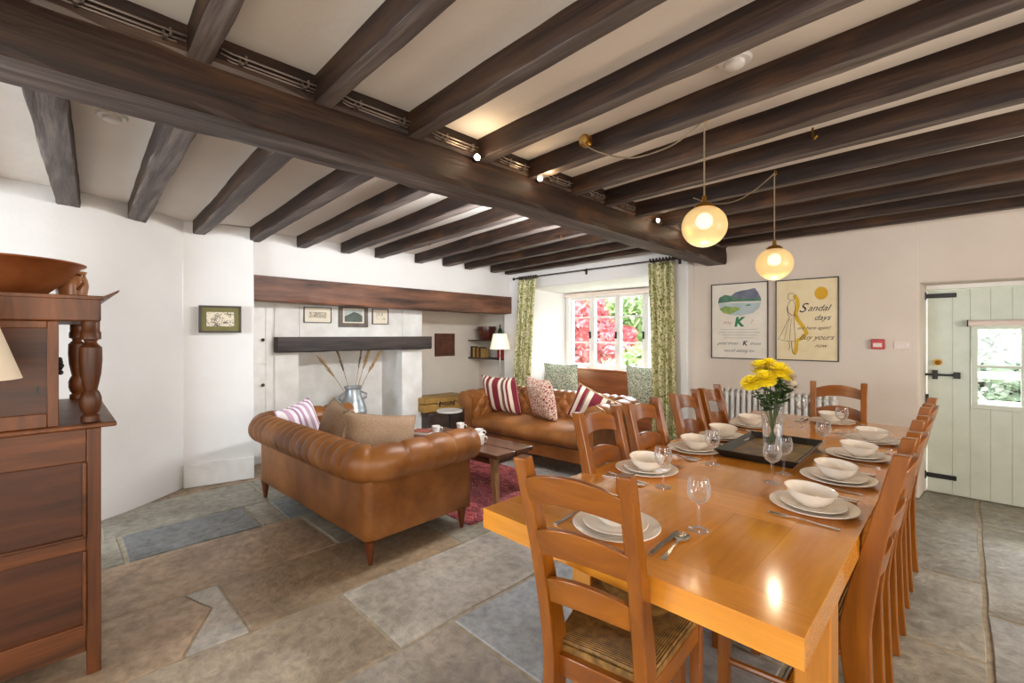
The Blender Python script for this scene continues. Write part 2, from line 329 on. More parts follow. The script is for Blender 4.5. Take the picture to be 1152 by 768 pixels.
# floor of flagstones
def flag_floor():
    mb = MB()
    mb.box(-6.9, 3.0, -3.2, 5.72, -.12, -.006, 1, (1,1,1))
    G = lambda h, k=1.45: tuple(x*k for x in lin(h))
    tan, tan2, grey, blue, olive, brown = G('97826b'), G('89765f'), G('93908c'), G('646869'), G('7e7a6e'), G('85735d')
    def slab(poly, tint, g=.011, dz=0):
        cx = sum(p[0] for p in poly)/len(poly); cy = sum(p[1] for p in poly)/len(poly)
        # round-off polygon with slightly wandering edges, inset by the joint
        bm_ = []
        n = len(poly)
        for i in range(n):
            a = Vector((*poly[i],0)); b = Vector((*poly[(i+1)%n],0)); L = (b-a).length; k = max(2,int(L/.16))
            for j in range(k):
                q = a.lerp(b, j/k); d = Vector((cx-q.x, cy-q.y, 0))
                q = q + Vector((max(-1,min(1,d.x/.12))*g, max(-1,min(1,d.y/.12))*g, 0))
                w = noise.noise(Vector((q.x*3.1, q.y*3.1, 7.7)))*.010; w2 = noise.noise(Vector((q.x*3.1, q.y*3.1, 17.7)))*.010
                bm_.append((q.x+w, q.y+w2))
        inn = [(x+(cx-x)*.012, y+(cy-y)*.012) for x,y in bm_]
        n = len(bm_); z = R.uniform(-.0015,.0015)+dz
        vs = [(x,y,-.03) for x,y in bm_] + [(x,y,z-.004) for x,y in bm_] + [(x,y,z) for x,y in inn]
        fs = [(i,(i+1)%n,n+(i+1)%n,n+i) for i in range(n)] + [(n+i,n+(i+1)%n,2*n+(i+1)%n,2*n+i) for i in range(n)] + [tuple(range(2*n,3*n))]
        mb.add(vs, fs, 0, tint)
    def rect(x0,x1,y0,y1,t): slab([(x0,y0),(x1,y0),(x1,y1),(x0,y1)], t)
    def var(t, k=.12):
        s = 1+R.uniform(-k,k); return (t[0]*s*(1+R.uniform(-.03,.03)), t[1]*s, t[2]*s*(1+R.uniform(-.04,.04)))
    def col(x0, x1, ys, tints):
        for i in range(len(ys)-1): rect(x0,x1,ys[i],ys[i+1], tints[i] if i < len(tints) and tints[i] else var(grey))
    col(-6.8,-5.6,[-3.1,-1.6,-.2,1.2,2.4,3.6,4.6,5.7],[])
    col(-5.6,-4.9,[-3.1,-1.9,-.9,.1,1.3,2.1,3.2,4.1,5.0,5.7],[tan2]*5)
    col(-4.9,-4.22,[-3.1,-2.0,-.8,.22,1.30,2.3,3.1,4.2,5.7],[tan,tan,tan2,olive,olive,grey])
    col(-4.22,-3.70,[-3.1,-2.0,-1.0,.31,1.09,1.27,2.1,3.2,4.1,5.7],[tan,grey,olive,blue,olive,blue,grey])
    col(-3.70,-3.02,[-3.1,-1.6,-.3,1.35,2.6,3.6,4.6,5.7],[tan,tan,tan,olive])
    for p, t in (([(-3.02,-3.1),(-2.43,-3.1),(-2.43,-1.0),(-3.02,-1.0)],tan),([(-3.02,-1.0),(-2.43,-1.0),(-2.43,.40),(-2.77,.585),(-3.02,.495)],tan),
                 ([(-3.02,.495),(-2.77,.585),(-2.43,.40),(-2.43,.66),(-3.02,.652)],G('9a958c')),([(-3.02,.66),(-2.43,.66),(-2.43,1.95),(-3.02,1.95)],brown)): slab(p,t,.006)
    col(-3.02,-2.43,[1.95,3.0,4.2,5.7],[olive])
    col(-2.43,-1.81,[-3.1,-1.5,-.35,1.10,2.75,3.9,5.0,5.7],[tan,G('9a8a76'),G('938674'),G('9a948a')])
    col(-1.81,-1.22,[-3.1,-1.6,-.2,1.39,2.35,3.5,4.6,5.7],[grey,G('938a7e'),G('8d857b'),G('8b8e90'),grey])
    col(-1.22,-.55,[-3.1,-1.4,.1,1.0,2.2,3.3,4.5,5.7],[])
    col(-.55,.07,[-3.1,-1.2,.2,1.5,2.84,3.72,4.93,5.7],[None,None,None,G('878276'),G('8a8578'),olive,olive])
    col(.07,.75,[-3.1,-1.8,-.5,.8,1.9,3.34,4.87,5.7],[None,None,None,None,G('84837f'),G('7d7768'),olive])
    col(.75,1.5,[-3.1,-1.5,-.2,1.1,2.6,3.9,5.0,5.7],[]); col(1.5,2.95,[-3.1,-1.9,-.4,.9,2.2,3.4,4.6,5.7],[])
    o = mb.build('floor', [M_flag, M_mortar], smooth=25); struct(o)
flag_floor()
def slab_wall(name, pts, z0, z1, th, mat, bulge=0):
    """wall that follows a plan polyline (inside face), thickness th to the left-hand side of travel"""
    mb = MB(); P2 = []
    for i, p in enumerate(pts):
        a = Vector(pts[max(i-1,0)]); b = Vector(pts[min(i+1,len(pts)-1)]); d = (b-a).normalized(); n = Vector((-d.y, d.x))
        P2.append((Vector(p), Vector(p)+n*th))
    zs = [z0 + (z1-z0)*k/10 for k in range(11)]
    rings = []
    for z in zs:
        rr = []
        for q,_ in P2: rr.append((q.x + bulge*noise.noise(Vector((q.x*1.5,q.y*1.5,z*1.3))), q.y + bulge*noise.noise(Vector((q.x*1.5,q.y*1.5,z*1.3+9))), z))
        for _,q in reversed(P2): rr.append((q.x,q.y,z))
        rings.append(rr)
    mb.loft(rings); return struct(mb.build(name, mat, smooth=50))
pl = [(-4.42,-3.0),(-4.45,-2.2),(-4.50,-1.2),(-4.54,-.5),(-4.58,-.1),(-4.64,.2),(-4.76,.4),(-4.92,.6),(-5.06,.76),(-5.12,.83)]
slab_wall('wall_left', pl, 0, ZC, .6, M_wall, .012)
slab_wall('wall_alcove', [(-5.12,.83),(-5.08,1.0),(-5.03,1.2),(-5.0,1.385)], 0, ZC, .9, M_wall, .008)
mb = MB(); mb.prism([(-5.14,.83),(-5.08,.83),(-4.965,1.385),(-5.02,1.385)], 0, .215); struct(mb.build('baseboard_left', M_white, bevel=.01))
# inglenook
struct(MB().box(-5.32,-5.10,1.385,5.12,1.97,ZC).build('wall_fireplace', M_wall))
struct(MB().box(-6.5,-5.05,1.2,1.395,0,2.02).build('wall_inglenook', M_niche))
mb = MB(); mb.box(-6.5,-5.4,1.70,1.965,0,1.9); mb.box(-6.5,-5.4,3.31,3.63,0,1.9); mb.box(-6.5,-5.4,1.965,3.31,1.22,1.9)
mb.box(-6.5,-5.415,1.70,3.61,1.39,2.02)
struct(mb.build('wall_chimney', M_rough_white, bevel=.012))
struct(MB().box(-.37,1.0,5.60,5.76,-.02,.007).build('door_sill', M_mortar))
struct(MB().box(-6.5,-5.95,1.965,3.31,0,1.22).build('wall_hearth', M_rough_white))
struct(MB().box(-6.5,-6.22,3.6,5.5,0,2.02).build('wall_recess', M_niche))
struct(MB().box(-6.5,-5.14,1.39,5.4,1.95,2.06).build('ceiling_inglenook', M_niche))
mb = MB(); mb.box(-6.5,-5.22,5.40,5.6,0,2.0); struct(mb.build('wall_niche', M_niche))
# window wall (recessed window) and poster wall
YW, YO = 5.05, 5.66
mb = MB()
mb.box(-5.23,-4.66,YW,YO+.1,0,ZC)
mb.prism([(-4.66,YW),(-4.66,YO+.1),(-4.42,YO+.1),(-4.43,YO)], 0, ZC)
mb.box(-4.67,-2.6,5.5,YO+.1,0,.88); mb.box(-2.6,-2.23,YW,YO+.1,0,ZC)
mb.add([(-4.67,YW,2.11),(-2.59,YW,2.13),(-2.59,YO+.1,2.03),(-4.67,YO+.1,2.03),(-4.67,YW,ZC),(-2.59,YW,ZC),(-2.59,YO+.1,ZC),(-4.67,YO+.1,ZC)],[(3,2,1,0),(4,5,6,7),(0,1,5,4),(1,2,6,5),(2,3,7,6),(3,0,4,7)])
struct(mb.build('wall_window', M_wall, bevel=.02))
mb = MB(); DX0, DX1 = -.27, .90
mb.prism([(-2.25,5.2),(DX0-.015,5.27),(DX0+.02,5.76),(-2.25,5.76)], 0, ZC)
mb.prism([(DX1+.05,5.33),(2.7,5.40),(2.7,5.76),(DX1,5.76)], 0, ZC)
mb.prism([(DX0-.05,5.272),(DX1+.1,5.332),(DX1+.1,5.76),(DX0-.05,5.76)], 1.86, ZC)
struct(mb.build('wall_posters', M_wallr, bevel=.015))
# unseen walls behind and beside the camera, with openings added for the fill light
mb = MB(); mb.box(2.6,2.9,-3.0,5.6,0,.9); mb.box(2.6,2.9,-3.0,5.6,2.0,ZC); mb.box(2.6,2.9,-3.0,-1.6,.9,2.0); mb.box(2.6,2.9,.2,1.8,.9,2.0); mb.box(2.6,2.9,3.6,5.6,.9,2.0)
struct(mb.build('wall_right', M_wall))
mb = MB(); mb.box(-5.2,2.9,-3.2,-2.9,0,.8); mb.box(-5.2,2.9,-3.2,-2.9,2.1,ZC); mb.box(-5.2,-3.9,-3.2,-2.9,.8,2.1); mb.box(-2.3,-1.2,-3.2,-2.9,.8,2.1); mb.box(.9,2.9,-3.2,-2.9,.8,2.1)
struct(mb.build('wall_back', M_wall))
# ceiling
mb = MB(); nx, ny = 40, 36; vs = []; fs = []
for j in range(ny+1):
    for i in range(nx+1):
        x = -6.6+9.6*i/nx; y = -3.2+9.0*j/ny
        vs.append((x,y,ZC+.012*noise.noise(Vector((x*1.1,y*1.1,3)))))
for j in range(ny):
    for i in range(nx):
        a = j*(nx+1)+i; fs.append((a,a+1,a+nx+2,a+nx+1))
mb.add(vs, fs); mb.box(-6.9,3.1,-3.4,6.0,ZC+.05,ZC+.25)
struct(mb.build('ceiling', M_ceil))

# ------------------------------------------------------------------ beams
def rough_beam(name, p0, p1, w, h, mat, seed=0, amp=.010, step=.09, cham=.18, groove=False):
    p0 = Vector(p0); p1 = Vector(p1); d = (p1-p0); L = d.length; d.normalize()
    s = Vector((-d.y, d.x, 0)).normalized(); up = s.cross(d)*-1
    if up.z < 0: up = -up
    c = cham; prof = []
    base = [(-1,1),(-1,.3),(-1,-.35),(-1,-1+2*c*.55),(-1+2*c*.55,-1),(-.35,-1),(.35,-1),(1-2*c*.55,-1),(1,-1+2*c*.55),(1,-.35),(1,.3),(1,1)]
    if groove: base = base[:1]+[(-1,.30),(-.90,.22),(-.955,.10),(-.965,-.1)]+base[2:]
    rings = []; n = max(2,int(L/step))
    for k in range(n+1):
        q = p0 + d*(L*k/n); rr = []
        bow = noise.noise(Vector((k*.06*step/.09, seed*3.1, 1)))*amp*1.6; bow2 = noise.noise(Vector((k*.05*step/.09, seed*3.1, 5)))*amp*1.2
        for i,(a,b) in enumerate(base):
            e = noise.noise(Vector((k*step*4.5, i*1.7+seed*11.3, seed)))*amp + noise.noise(Vector((k*step*14, i*2.9+seed*5, 3)))*amp*.45
            tz = 0 if b == 1 else 1
            rr.append(q + s*(a*w/2 + (a*e + bow)) + up*(b*h/2 + tz*(b*e*.8 + bow2)))
        rings.append(rr)
    return MB().loft(rings).build(name, mat, smooth=40)
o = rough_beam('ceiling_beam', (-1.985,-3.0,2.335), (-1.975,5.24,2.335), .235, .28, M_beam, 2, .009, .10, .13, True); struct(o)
YJL = [(.0,.12),(.44,.53),(.87,1.0),(1.33,1.46),(1.75,1.92),(2.17,2.41),(2.62,2.83),(3.05,3.40),(3.47,3.84),(3.95,4.22),(4.40,4.72),(4.80,5.02)]
for i,(a,b) in enumerate(YJL):
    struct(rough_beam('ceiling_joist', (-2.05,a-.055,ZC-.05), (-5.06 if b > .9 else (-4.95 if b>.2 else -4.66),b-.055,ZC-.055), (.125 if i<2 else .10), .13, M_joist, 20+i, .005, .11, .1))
for i,y in enumerate((-.95,-.5)):
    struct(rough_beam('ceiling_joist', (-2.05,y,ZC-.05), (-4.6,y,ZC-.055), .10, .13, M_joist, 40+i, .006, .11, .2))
YJR = [(-.05,-.06),(.385,.36),(.81,.79),(1.25,1.20),(1.68,1.59),(2.08,1.98),(2.50,2.373),(2.89,2.779),(3.33,3.234),(3.77,3.691),(4.24,4.176),(4.68,4.64),(5.10,5.08)]
for i,(a,b) in enumerate(YJR):
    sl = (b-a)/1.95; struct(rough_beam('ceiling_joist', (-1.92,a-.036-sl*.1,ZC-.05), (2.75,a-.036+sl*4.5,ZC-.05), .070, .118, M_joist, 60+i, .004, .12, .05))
for i,y in enumerate((-.5,-.95)):
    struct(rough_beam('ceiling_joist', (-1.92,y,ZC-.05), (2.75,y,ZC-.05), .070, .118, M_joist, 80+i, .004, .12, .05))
struct(rough_beam('lintel_beam', (-5.16,1.37,1.885), (-5.16,5.14,1.872), .24, .262, M_lintel, 5, .010, .09, .08))
o = rough_beam('mantel_beam', (-5.38,1.70,1.305), (-5.38,3.70,1.305), .22, .172, M_mantel, 9, .008, .07, .16)
tag(o, 'thick dark timber mantel beam across the white fireplace opening', 'mantel')
# ------------------------------------------------------------------ window, door, cupboard door
def window_1():
    r = struct(bpy.data.objects.new('window_1', None)); COL.objects.link(r)
    y = 5.62; mb = MB(); zb, zt = .905, 2.045; xs0, xs1 = -4.42, -2.55
    mb.box(xs0,xs1,y,y+.08,zb-.03,zb+.03); mb.box(xs0,xs1,y,y+.08,zt-.05,zt+.02); mb.box(xs0,xs0+.06,y,y+.08,zb+.03,zt-.05); mb.box(xs1-.06,xs1,y,y+.08,zb+.03,zt-.05)
    mb.build('window_frame', M_white, r, bevel=.004)
    MB().box(-4.45,-2.55,5.5,5.64,.875,.905).build('window_sill', M_white, r, bevel=.008)
    cas = [(-4.345,-3.94),(-3.935,-3.5),(-3.50,-3.07),(-3.065,-2.62)]
    for a,b in cas:
        mb = MB(); f = .045
        mb.box(a,a+f,y+.005,y+.06,zb+.03,zt-.05); mb.box(b-f,b,y+.005,y+.06,zb+.03,zt-.05); mb.box(a+f,b-f,y+.007,y+.058,zb+.031,zb+.075); mb.box(a+f,b-f,y+.007,y+.058,zt-.1,zt-.051)
        for z in (1.297,1.672): mb.box(a+f,b-f,y+.015,y+.05,z-.012,z+.012)
        c = mb.build('casement', M_white, r, bevel=.003)
        MB().box(a+f,b-f,y+.03,y+.034,zb+.07,zt-.09).build('pane', M_pane, c)
        mb = MB(); mb.box(b-.03,b-.012,y-.02,y+.01,1.36,1.46); mb.box(b-.026,b-.016,y-.05,y-.015,1.44,1.455); mb.build('window_latch', M_blackmetal, c)
    mb = MB(); mb.tube([(-4.4,5.585,2.015),(-2.6,5.585,2.015)], .032, 12); mb.build('roller_blind', M_switch, r)
window_1()
def door_1():
    r = struct(bpy.data.objects.new('door_1', None)); COL.objects.link(r); Y0 = 5.58
    mb = MB()  # frame and lining
    mb.box(DX0-.02,DX0+.015,Y0-.005,Y0+.1,0,1.86); mb.box(DX1-.02,DX1+.05,Y0-.02,Y0+.1,0,1.86); mb.box(DX0-.02,DX1+.05,Y0-.005,Y0+.1,1.82,1.87)
    mb.build('door_frame', M_white, r, bevel=.004)
    mb = MB(); x = DX0+.02; wx0, wx1, wz0, wz1 = .03, .635, .785, 1.505
    edges = [DX0+.02,-.085,.025,.145,.27,.395,.52,.64,.76,DX1-.025]
    for a,b in zip(edges[:-1],edges[1:]):
        g = .0006
        if b <= wx0+.001 or a >= wx1-.001: mb.box(a+g,b-g,Y0,Y0+.04,.008,1.815)
        else:
            mb.box(a+g,b-g,Y0,Y0+.04,.008,wz0); mb.box(a+g,b-g,Y0,Y0+.04,wz1,1.815)
    mb.box(edges[0],edges[-1],Y0+.005,Y0+.045,.009,wz0-.001); mb.box(edges[0],edges[-1],Y0+.005,Y0+.045,wz1+.001,1.814); mb.box(edges[0]+.001,wx0-.001,Y0+.005,Y0+.044,wz0,wz1); mb.box(wx1+.001,edges[-1]-.001,Y0+.005,Y0+.044,wz0,wz1)
    mb.build('door_boards', M_door, r, bevel=.0018)
    mb = MB(); f = .04
    mb.box(wx0,wx1,Y0-.015,Y0+.03,wz0,wz0+f); mb.box(wx0,wx1,Y0-.015,Y0+.03,wz1-f,wz1); mb.box(wx0,wx0+f,Y0-.015,Y0+.03,wz0+f,wz1-f); mb.box(wx1-f,wx1,Y0-.015,Y0+.03,wz0+f,wz1-f)
    cx = (wx0+wx1)/2; mb.box(cx-.014,cx+.014,Y0-.005,Y0+.03,wz0+f,wz1-f); mb.box(wx0+f,wx1-f,Y0-.004,Y0+.029,1.135,1.16)
    w = mb.build('door_window', M_door, r, bevel=.003)
    MB().box(wx0+.02,wx1-.02,Y0+.015,Y0+.019,wz0+.02,wz1-.02).build('pane', M_pane, w)
    mb = MB(); mb.tube([(wx0-.02,Y0-.045,1.515),(wx1+.02,Y0-.045,1.515)], .026, 12); mb.build('roller_blind', M_switch, r)
    mb = MB(); mb.tube([(wx0-.026,Y0-.045,1.515),(wx0-.018,Y0-.045,1.515)], .03, 10); mb.build('blind_bracket', M_blackmetal, r)
    for z in (1.765,.155):
        mb = MB(); mb.box(DX0+.0,DX0+.21,Y0-.014,Y0-.001,z-.02,z+.02); mb.tube([(DX0+.005,Y0-.02,z-.035),(DX0+.005,Y0-.02,z+.035)], .012, 8); mb.build('strap_hinge', M_blackmetal, r, bevel=.003)
    mb = MB(); z = 1.06; mb.box(DX0+.005,DX0+.225,Y0-.03,Y0-.016,z-.01,z+.01); mb.box(DX0+.055,DX0+.09,Y0-.036,Y0-.001,z-.04,z+.04); mb.box(DX0+.19,DX0+.235,Y0-.034,Y0-.001,z-.028,z+.028)
    mb.build('sliding_bolt', M_blackmetal, r, bevel=.003)
    mb = MB(); mb.box(DX0+.012,DX0+.03,Y0-.02,Y0-.001,.78,.88); mb.build('latch_plate', M_blackmetal, r)
    mb = MB(); mb.tube([(DX0+.09,Y0,1.17),(DX0+.09,Y0-.012,1.17)], .03, 16); mb.sphere((DX0+.09,Y0-.035,1.17), .02, 12, 8); mb.tube([(DX0+.09,Y0,1.17),(DX0+.09,Y0-.03,1.17)], .009, 8); mb.build('door_knob', M_brass, r)
door_1()
def door_2():
    r = struct(bpy.data.objects.new('door_2', None)); COL.objects.link(r)
    mb = MB(); mb.box(-5.5,-5.44,1.38,1.70,0,1.95); mb.box(-5.44,-5.42,1.62,1.70,0,1.95); mb.box(-5.44,-5.425,1.40,1.62,.02,1.08); mb.box(-5.44,-5.425,1.40,1.62,1.1,1.9)
    mb.build('cupboard_door', M_white, r, bevel=.004)
    for z in (.87,1.36):
        mb = MB(); mb.tube([(-5.425,1.585,z),(-5.40,1.585,z)], .008, 8); mb.sphere((-5.395,1.585,z), .018, 10, 8); mb.build('door_knob', M_blackmetal, r)
door_2()

# ------------------------------------------------------------------ dining table
TX0, TX1, TY0, TY1, TZ = -1.28, -.245, 1.13, 4.22, .77
def dining_table():
    t = thing('dining_table', 'long honey oak dining table laid for ten people', 'table', ((TX0+TX1)/2,(TY0+TY1)/2,0))
    hx = (TX1-TX0)/2; hy = (TY1-TY0)/2; mb = MB(); g = .0002; z0 = TZ-.072
    def b(x0,x1,y0,y1,mi,k): mb.box(x0+g,x1-g,y0+g,y1-g,z0,TZ,mi,(k,k*.97,k*.93))
    e = .125
    b(-hx,hx,-hy,-hy+e,1,1.06); b(-hx,hx,hy-e,hy,1,1.04)
    ys = [-hy+e,-hy+.62,-hy+.86,-.42,.42,hy-.86,hy-.62,hy-e]; xs = [-hx,-hx+.17,-.17,.17,hx-.17,hx]
    for j in range(len(ys)-1):
        if j in (1,5): b(-hx+.17,hx-.17,ys[j],ys[j+1],1,1.12); b(-hx,-hx+.17,ys[j],ys[j+1],0,1.02); b(hx-.17,hx,ys[j],ys[j+1],0,1.0)
        else:
            for i in range(5): b(xs[i],xs[i+1],ys[j],ys[j+1],0,R.uniform(.9,1.08))
    mb.build('tabletop', [M_table, M_tablex], t, bevel=.0006)
    mb = MB(); mb.box(-hx+.16,-hx+.185,-hy+.3,hy-.3,.64,z0); mb.box(hx-.185,hx-.16,-hy+.3,hy-.3,.64,z0); mb.box(-hx+.185,hx-.185,-hy+.45,-hy+.475,.64,z0); mb.box(-hx+.185,hx-.185,hy-.475,hy-.45,.64,z0)
    mb.build('apron', M_tleg, t, bevel=.002)
    for sx in (-1,1):
        for sy in (-1,1):
            cx = (-.325 if sx < 0 else hx-.058); cy = sy*(hy-.40); MB().box(cx-.045,cx+.045,cy-.05,cy+.05,0,z0).build('leg', M_tleg, t, bevel=.006)
dining_table()

# ------------------------------------------------------------------ dining chairs
LEAN = .165
def side_profile(z):   # y of the rear post centre at height z
    if z < .45: return -.19 - .035*((.45-z)/.45)**1.5
    return -.19 - LEAN*((z-.45)/.595)**1.2
def make_chair(label, loc, rz):
    t = thing('dining_chair', label, 'chair', loc, rz, 'ladder back dining chairs')
    zs = [0,.08,.16,.24,.32,.38,.44,.5,.56,.63,.7,.8,.9,1.0,1.045]
    for s in (-1,1):
        rings = []
        for z in zs:
            xc = s*(.146 + .016*z); y = side_profile(z); dep = .022 + .020*math.exp(-((z-.42)/.30)**2); wx = .0205
            rings.append([(xc-wx,y-dep,z),(xc+wx,y-dep,z),(xc+wx,y+dep,z),(xc-wx,y+dep,z)])
        MB().loft(rings).build('leg', M_chz, t, bevel=.004)
        xc = s*.195; MB().box(xc-.02,xc+.02,.19,.23,0,.445).build('leg', M_chz, t, bevel=.004)
    for z0, h in ((.915,.083),(.752,.088),(.60,.085)):
        rings = []
        for k in range(13):
            u = -1+2*k/12; x = u*.151; arch = .022*(1-u*u); zb = z0+arch*1.0; zt = z0+h*(1-.12*u*u)+arch
            y = side_profile(z0+h/2) - .028*(1-u*u); ty = side_profile(z0+h)-side_profile(z0)
            rings.append([(x,y-.010,zb),(x,y+.010,zb),(x,y+.010+ty,zt),(x,y-.010+ty,zt)])
        MB().loft(rings).build('back_slat', M_chx, t, bevel=.003)
    MB().box(-.135,.135,-.20,-.175,.365,.425).build('seat_rail', M_chx, t, bevel=.003); MB().box(-.175,.175,.198,.222,.365,.425).build('seat_rail', M_chx, t, bevel=.003)
    for s in (-1,1):
        mb = MB(); mb.add([(s*.140,-.18,.365),(s*.164,-.18,.365),(s*.207,.2,.365),(s*.183,.2,.365),(s*.140,-.18,.425),(s*.164,-.18,.425),(s*.207,.2,.425),(s*.183,.2,.425)],[(3,2,1,0),(4,5,6,7),(0,1,5,4),(1,2,6,5),(2,3,7,6),(3,0,4,7)])
        mb.build('side_rail', M_chy, t, bevel=.003)
    for s in (-1,1): MB().tube([(s*.150,-.2,.17),(s*.195,.2,.17)], .012, 8).build('stretcher', M_chy, t)
    MB().tube([(-.172,0,.17),(.172,0,.17)], .012, 8).build('stretcher', M_chy, t)
    # rush seat: four woven wedges of cord running parallel to each rail
    mb = MB(); C = [(-.160,-.178),(.160,-.178),(.208,.222),(-.208,.222)]; cen = (0,.02); NS = 24; zt = .452
    for k in range(4):
        a = Vector(C[k]); b = Vector(C[(k+1)%4]); c = Vector(cen)
        for j in range(NS):
            f = (j+.5)/NS; p = a.lerp(c, f); q = b.lerp(c, f); zz = zt - .016*f + .010*math.sin(PI*min(1,f*1.2))
            mb.tube([(p.x,p.y,zz),((p.x+q.x)/2,(p.y+q.y)/2,zz+.004*(1-f)),(q.x,q.y,zz)], .0062*(1-.15*f), 5)
    mb.box(-.165,.165,-.17,.21,.425,.44)
    mb.prism([C[0],C[1],C[2],C[3]], .42, .445)
    mb.build('rush_seat', M_rush, t, smooth=60)
    return t
ordn = ['nearest the camera','second from the near end','third from the near end','fourth from the near end']
ch0 = make_chair('oak ladder back chair at the near head of the table, its rush seat showing', (-.80,1.316,0), math.radians(10))
LEAN = .12
ch1 = make_chair('oak ladder back chair at the far head of the table in front of the radiator', (-.665,4.035,0), math.radians(189))
for i,y in enumerate((1.93,2.38,2.93,3.36)):
    dup(ch1, (-1.01,y,0), math.radians(-90+R.uniform(-3,3)), 'oak ladder back chair on the sofa side of the table, '+ordn[i])
for i,y in enumerate((2.02,2.49,2.98,3.50)):
    dup(ch1, (-.452,y,0), math.radians(90+R.uniform(-1.5,1.5)), 'oak ladder back chair on the door side of the table, '+ordn[i])

ch0.scale = (.93,1.03,1.03)
# ------------------------------------------------------------------ table settings
def lathe_obj(name, prof, n, mat, loc, par=None):
    return MB().lathe(prof, n).build(name, mat, par, smooth=40, loc=loc)
PLATE = [(0,.0),(.085,.0),(.10,.004),(.142,.016),(.144,.018),(.142,.020),(.10,.009),(.085,.006),(0,.006)]
SIDE = [(0,.0),(.06,.0),(.072,.003),(.105,.013),(.107,.015),(.105,.017),(.072,.008),(.06,.005),(0,.005)]
PLATE = [(max(r,.0004),z) for r,z in PLATE]; SIDE = [(max(r,.0004),z) for r,z in SIDE]
def bowl_mesh():
    prof = [(.0004,0),(.032,0),(.036,.004),(.052,.014),(.070,.034),(.080,.058),(.082,.061),(.079,.060),(.067,.036),(.048,.016),(.03,.009),(.0004,.008)]
    mb = MB(); n = 28; rings = []
    for r,z in prof:
        rings.append([(r*math.cos(2*PI*k/n)*1.08, r*math.sin(2*PI*k/n)*.98, z*(1+.09*math.cos(2*PI*k/n)) ) for k in range(n)])
    return mb.loft(rings, True, False)
GLASS = [(.0004,.0),(.034,.0),(.0345,.002),(.012,.006),(.0045,.013),(.004,.05),(.0045,.083),(.010,.090),(.026,.101),(.035,.118),(.037,.135),(.034,.156),(.0305,.172),(.0295,.172),(.0328,.155),(.0357,.135),(.0335,.119),(.025,.1035),(.010,.0935),(.0004,.0925)]
def knife(): 
    mb = MB(); mb.box(-.007,.007,-.105,-.005,0,.008); mb.prism([(-.006,-.005),(.007,-.005),(.010,.03),(.010,.085),(.004,.11),(-.004,.112),(-.006,.08)],.003,.005); return mb
def ladle(kind):
    mb = MB(); mb.loft([[(-w,y,z),(w,y,z),(w,y,z+.003),(-w,y,z+.003)] for y,w,z in ((-.105,.009,0),(-.09,.0085,0),(-.05,.005,.001),(.0,.0035,.005),(.03,.004,.006),(.045,.006,.003))])
    if kind == 'spoon':
        rings = []
        for k in range(9):
            a = PI*k/8; y = .075-.034*math.cos(a); w = .0205*math.sin(a)+.001; d = .006*math.sin(a)
            rings.append([(-w,y,.004),(0,y,.004-d*.7),(w,y,.004),(w,y,.006),(0,y,.006-d*.7),(-w,y,.006)])
        mb.loft(rings)
    else:
        mb.prism([(-.006,.042),(.006,.042),(.012,.06),(.012,.068),(-.012,.068),(-.012,.06)],.003,.0055)
        for k in range(4): x = -.0115+.0062*k; mb.box(x,x+.0042,.066,.11,.003,.0055)
    return mb
m_plate = MB().lathe(PLATE,40).mesh('dinner_plate', M_ceram, 40); m_side = MB().lathe(SIDE,36).mesh('side_plate', M_ceram, 40)
m_bowl = bowl_mesh().mesh('bowl', M_ceram, 40); m_glass = MB().lathe(GLASS,28).mesh('wine_glass', M_glass, 45)
m_knife = knife().mesh('knife', M_steel, 30); m_fork = ladle('fork').mesh('fork', M_steel, 30); m_spoon = ladle('spoon').mesh('spoon', M_steel, 30)
def inst(name, me, loc, rz, label, cat, group):
    o = bpy.data.objects.new(name, me); COL.objects.link(o); o.location = loc; o.rotation_euler = (0,0,rz); return tag(o,label,cat,group)
places = []
for i,y in enumerate((1.98,2.52,2.95,3.47)): places.append((-1.075,y,-90,'sofa-side place '+['nearest the camera','second from the near end','third from the near end','fourth from the near end'][i]))
for i,y in enumerate((2.0,2.46,2.99,3.49)): places.append((-.405,y,90,'door-side place '+['nearest the camera','second from the near end','third from the near end','fourth from the near end'][i]))
places.append((-.83,1.325,4,'near head of the table')); places.append((-.70,4.02,180,'far head of the table'))
for (x,y,rz,w) in places:
    a = math.radians(rz); fx, fy = -math.sin(a), math.cos(a); rx, ry = math.cos(a), math.sin(a)
    inst('dinner_plate', m_plate, (x,y,TZ), a, 'large white dinner plate under a bowl, '+w, 'plate', 'white dinner plates')
    inst('side_plate', m_side, (x+R.uniform(-.006,.006),y+R.uniform(-.006,.006),TZ+.0065), a, 'small white plate stacked on a dinner plate, '+w, 'plate', 'white side plates')
    inst('bowl', m_bowl, (x+R.uniform(-.008,.008),y+R.uniform(-.008,.008),TZ+.012), math.radians(150+R.uniform(-25,25)), 'white bowl on two stacked plates, '+w, 'bowl', 'white bowls')
    for nm, me, off in (('fork',m_fork,-.168),('knife',m_knife,.168),('spoon',m_spoon,.20)):
        inst(nm, me, (x+rx*off-fx*.005, y+ry*off-fy*.005, TZ+.0015), a+math.radians(R.uniform(-4,4)), 'steel %s beside the plates, %s' % (nm, w), nm, 'steel %ss' % nm.replace('knife','knive'))
for (x,y,w) in ((-.912,1.823,'sofa-side place nearest the camera'),(-.627,1.505,'near head of the table'),(-.897,2.315,'sofa-side second place'),(-.60,2.21,'door-side place nearest the camera'),(-.60,2.39,'just in front of the tray, behind another glass'),(-.555,2.98,'beside the tray edge nearest the door'),(-.576,3.631,'door-side place fourth from the near end'),(-.866,3.90,'far head of the table by the radiator')):
    inst('wine_glass', m_glass, (x,y,TZ+.001), 0, 'empty clear wine glass, '+w, 'glass', 'wine glasses')
